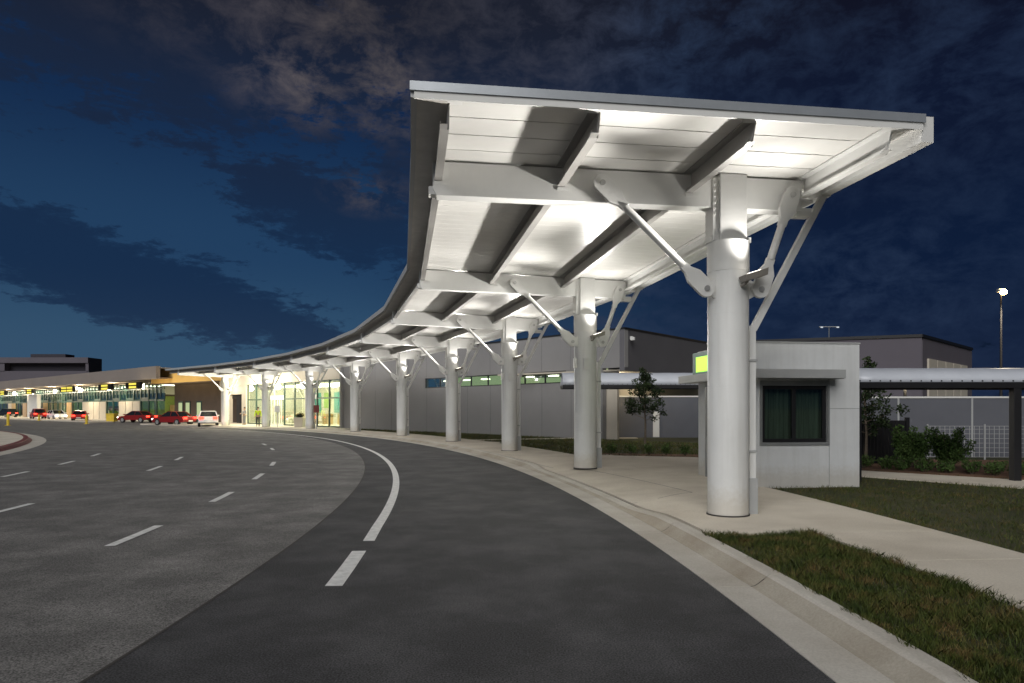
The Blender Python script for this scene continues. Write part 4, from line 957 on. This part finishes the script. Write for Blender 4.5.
# ------------------------------------------------------------------ sky
w = bpy.data.worlds.new('World'); sc.world = w; w.use_nodes = True; nt = w.node_tree; L = nt.links.new
bg = nt.nodes['Background']
tc = N(nt, 'ShaderNodeTexCoord'); sx = N(nt, 'ShaderNodeSeparateXYZ'); L(tc.outputs['Generated'], sx.inputs[0])
def mth(op, a, c=None, cl=False):
    n = N(nt, 'ShaderNodeMath', operation=op); n.use_clamp = cl
    for i, q in enumerate((a, c)):
        if q is None: continue
        if isinstance(q, (int, float)): n.inputs[i].default_value = q
        else: L(q, n.inputs[i])
    return n.outputs[0]
az = mth('ARCTAN2', sx.outputs[0], sx.outputs[1]); el = mth('ARCSINE', sx.outputs[2])
def ramp_n(v, stops, mode='EASE'):
    r = N(nt, 'ShaderNodeValToRGB'); r.color_ramp.interpolation = mode; e = r.color_ramp.elements
    while len(e) > 1: e.remove(e[-1])
    e[0].position = stops[0][0]; e[0].color = (*stops[0][1], 1)
    for p, c in stops[1:]: x = e.new(p); x.color = (*c, 1)
    L(v, r.inputs[0]); return r.outputs[0]
eln = mth('DIVIDE', el, 1.2, True)
base = ramp_n(eln, [(0, (.034, .088, .155)), (.06, (.026, .078, .150)), (.18, (.012, .046, .112)), (.34, (.0048, .021, .068)), (.6, (.003, .009, .034)), (1, (.003, .006, .02))])
azn = mth('ADD', mth('DIVIDE', az, 2.6), .5, True)
dark = ramp_n(azn, [(.0, (.9, .9, .9)), (.40, (1.05, 1.0, 1.0)), (.52, (.62, .55, .62)), (.64, (.22, .22, .30)), (.76, (.10, .10, .15)), (1, (.2, .2, .25))])
mb_ = N(nt, 'ShaderNodeMix', data_type='RGBA', blend_type='MULTIPLY'); mb_.inputs[0].default_value = 1; L(base, mb_.inputs[6]); L(dark, mb_.inputs[7])
sky = N(nt, 'ShaderNodeTexSky', sky_type='NISHITA'); sky.sun_disc = False; sky.sun_elevation = R_(-4); sky.sun_rotation = R_(-70)
sk = N(nt, 'ShaderNodeMix', data_type='RGBA', blend_type='MULTIPLY'); sk.inputs[0].default_value = 1; L(sky.outputs[0], sk.inputs[6]); sk.inputs[7].default_value = (.05, .05, .05, 1)
ad = N(nt, 'ShaderNodeMix', data_type='RGBA', blend_type='ADD'); ad.inputs[0].default_value = 1; L(mb_.outputs[2], ad.inputs[6]); L(sk.outputs[2], ad.inputs[7])
# clouds on a flat layer overhead
zz = mth('ADD', mth('MAXIMUM', sx.outputs[2], 0.), .12)
cx = mth('DIVIDE', sx.outputs[0], zz); cy = mth('DIVIDE', sx.outputs[1], zz)
cv = N(nt, 'ShaderNodeCombineXYZ'); L(cx, cv.inputs[0]); L(cy, cv.inputs[1])
def noise(vec, sc_, det, ro, dis=0., off=(0, 0, 0), scl=(1, 1, 1)):
    mp = N(nt, 'ShaderNodeMapping'); mp.inputs['Location'].default_value = off; mp.inputs['Scale'].default_value = scl; L(vec, mp.inputs[0])
    n = N(nt, 'ShaderNodeTexNoise'); n.inputs['Scale'].default_value = sc_; n.inputs['Detail'].default_value = det; n.inputs['Roughness'].default_value = ro; n.inputs['Distortion'].default_value = dis
    L(mp.outputs[0], n.inputs[0]); return n.outputs[0]
ae = N(nt, 'ShaderNodeCombineXYZ'); L(az, ae.inputs[0]); L(el, ae.inputs[1])
def blob(a0, e0, ra, re, rot=0.):
    ca, sa = math.cos(rot), math.sin(rot)
    da = mth('SUBTRACT', az, a0); de = mth('SUBTRACT', el, e0)
    u = mth('ADD', mth('MULTIPLY', da, ca/ra), mth('MULTIPLY', de, sa/ra)); v = mth('ADD', mth('MULTIPLY', da, -sa/re), mth('MULTIPLY', de, ca/re))
    d = mth('SQRT', mth('ADD', mth('MULTIPLY', u, u), mth('MULTIPLY', v, v)))
    return mth('SUBTRACT', 1., d, True)
def azel(px, py):
    a = math.atan((px-512)/F); return a, math.atan((HZ-py)/F*math.cos(a))
n1 = noise(cv.outputs[0], 2.2, 10, .62, .3, (3.1, 1.7, 0)); n2 = noise(ae.outputs[0], 8., 12, .68, .15, (1.2, 5.1, 0), (1, 3.2, 1)); n3 = noise(ae.outputs[0], 22., 10, .7, .2, (7.2, 2.1, 0), (1, 2.6, 1))
def cov(parts):
    s_ = parts[0]
    for p in parts[1:]: s_ = mth('MAXIMUM', s_, p)
    return s_
def B(px, py, rx, ry, rot=0., k=1.):
    a, e = azel(px, py); o = blob(a, e, rx/F, ry/F, rot); return mth('MULTIPLY', o, k) if k != 1 else o
masks = cov([B(140, 285, 280, 58, -.24), B(40, 238, 170, 42, -.2), B(330, 215, 160, 62, -.3), B(280, 322, 120, 28, -.2), B(200, 10, 450, 150, 0), B(560, 20, 520, 230, 0), B(900, 60, 560, 330, 0), B(960, 260, 520, 240, 0), B(450, 180, 150, 100, 0, .8)])
cl = mth('ADD', mth('MULTIPLY', masks, .50), mth('MULTIPLY', n2, .52)); cl = mth('ADD', cl, mth('MULTIPLY', n3, .72))
cmask = ramp_n(cl, [(.78, (0, 0, 0)), (.84, (.8, .8, .8)), (.90, (1, 1, 1))], 'LINEAR')
# cloud colour: slate blue low, brown-grey high, with paler lit parts
ccol = ramp_n(eln, [(0, (.022, .045, .090)), (.16, (.009, .027, .070)), (.30, (.010, .021, .052)), (.45, (.011, .014, .026)), (1, (.012, .014, .022))])
cd = N(nt, 'ShaderNodeMix', data_type='RGBA', blend_type='MULTIPLY'); cd.inputs[0].default_value = 1; L(ccol, cd.inputs[6]); L(ramp_n(azn, [(0, (1, 1, 1)), (.5, (1, 1, 1)), (.68, (.5, .45, .55)), (1, (.4, .4, .5))]), cd.inputs[7])
lit = cov([B(300, 75, 90, 55), B(385, 85, 90, 60, -.4), B(330, 20, 260, 80, 0, .5), B(375, 195, 60, 25, 0, .7), B(640, 45, 340, 150, 0, .8), B(850, 290, 260, 150, 0, .7), B(620, 300, 120, 80, 0, .8), B(950, 80, 300, 200, 0, .6)])
n4 = noise(ae.outputs[0], 15., 12, .68, .25, (2.2, 9.1, 0), (1, 1.6, 1))
lm = mth('MULTIPLY', lit, ramp_n(n4, [(.42, (0, 0, 0)), (.70, (1, 1, 1))], 'LINEAR'))
litc = ramp_n(azn, [(0, (.07, .075, .10)), (.36, (.12, .105, .115)), (.41, (.13, .11, .105)), (.50, (.060, .062, .085)), (.60, (.026, .046, .095)), (1, (.014, .028, .07))])
c2 = N(nt, 'ShaderNodeMix', data_type='RGBA'); L(lm, c2.inputs[0]); L(cd.outputs[2], c2.inputs[6]); L(litc, c2.inputs[7])
fin = N(nt, 'ShaderNodeMix', data_type='RGBA'); L(cmask, fin.inputs[0]); L(ad.outputs[2], fin.inputs[6]); L(c2.outputs[2], fin.inputs[7])
L(fin.outputs[2], bg.inputs[0]); bg.inputs[1].default_value = 1.0

# soft dusk light from behind the camera
sl = bpy.data.lights.new('dusk_sun', 'SUN'); sl.energy = 2.15; sl.angle = R_(45); sl.color = (1., .98, .95)
so = bpy.data.objects.new('dusk_sun', sl); COL.objects.link(so); so.rotation_euler = Vector((.35, 1., -.72)).to_track_quat('-Z', 'Y').to_euler()

cam = bpy.data.cameras.new('camera'); co = bpy.data.objects.new('camera', cam); COL.objects.link(co)
co.location = (0, 0, CAMZ); co.rotation_euler = (PI/2, 0, 0); cam.sensor_width = 36; cam.lens = 36*F/1024; cam.shift_y = (HZ-341.5)/1024
cam.clip_end = 5000; cam.clip_start = .05; sc.camera = co
sc.view_settings.view_transform = 'Standard'; sc.view_settings.look = 'None'; sc.view_settings.exposure = 0; sc.view_settings.gamma = 1
sc.cycles.use_denoising = True; sc.cycles.max_bounces = 6; sc.cycles.diffuse_bounces = 4; sc.cycles.glossy_bounces = 3; sc.cycles.transparent_max_bounces = 12
sc.cycles.sample_clamp_indirect = 6
sc.cycles.use_light_tree = True
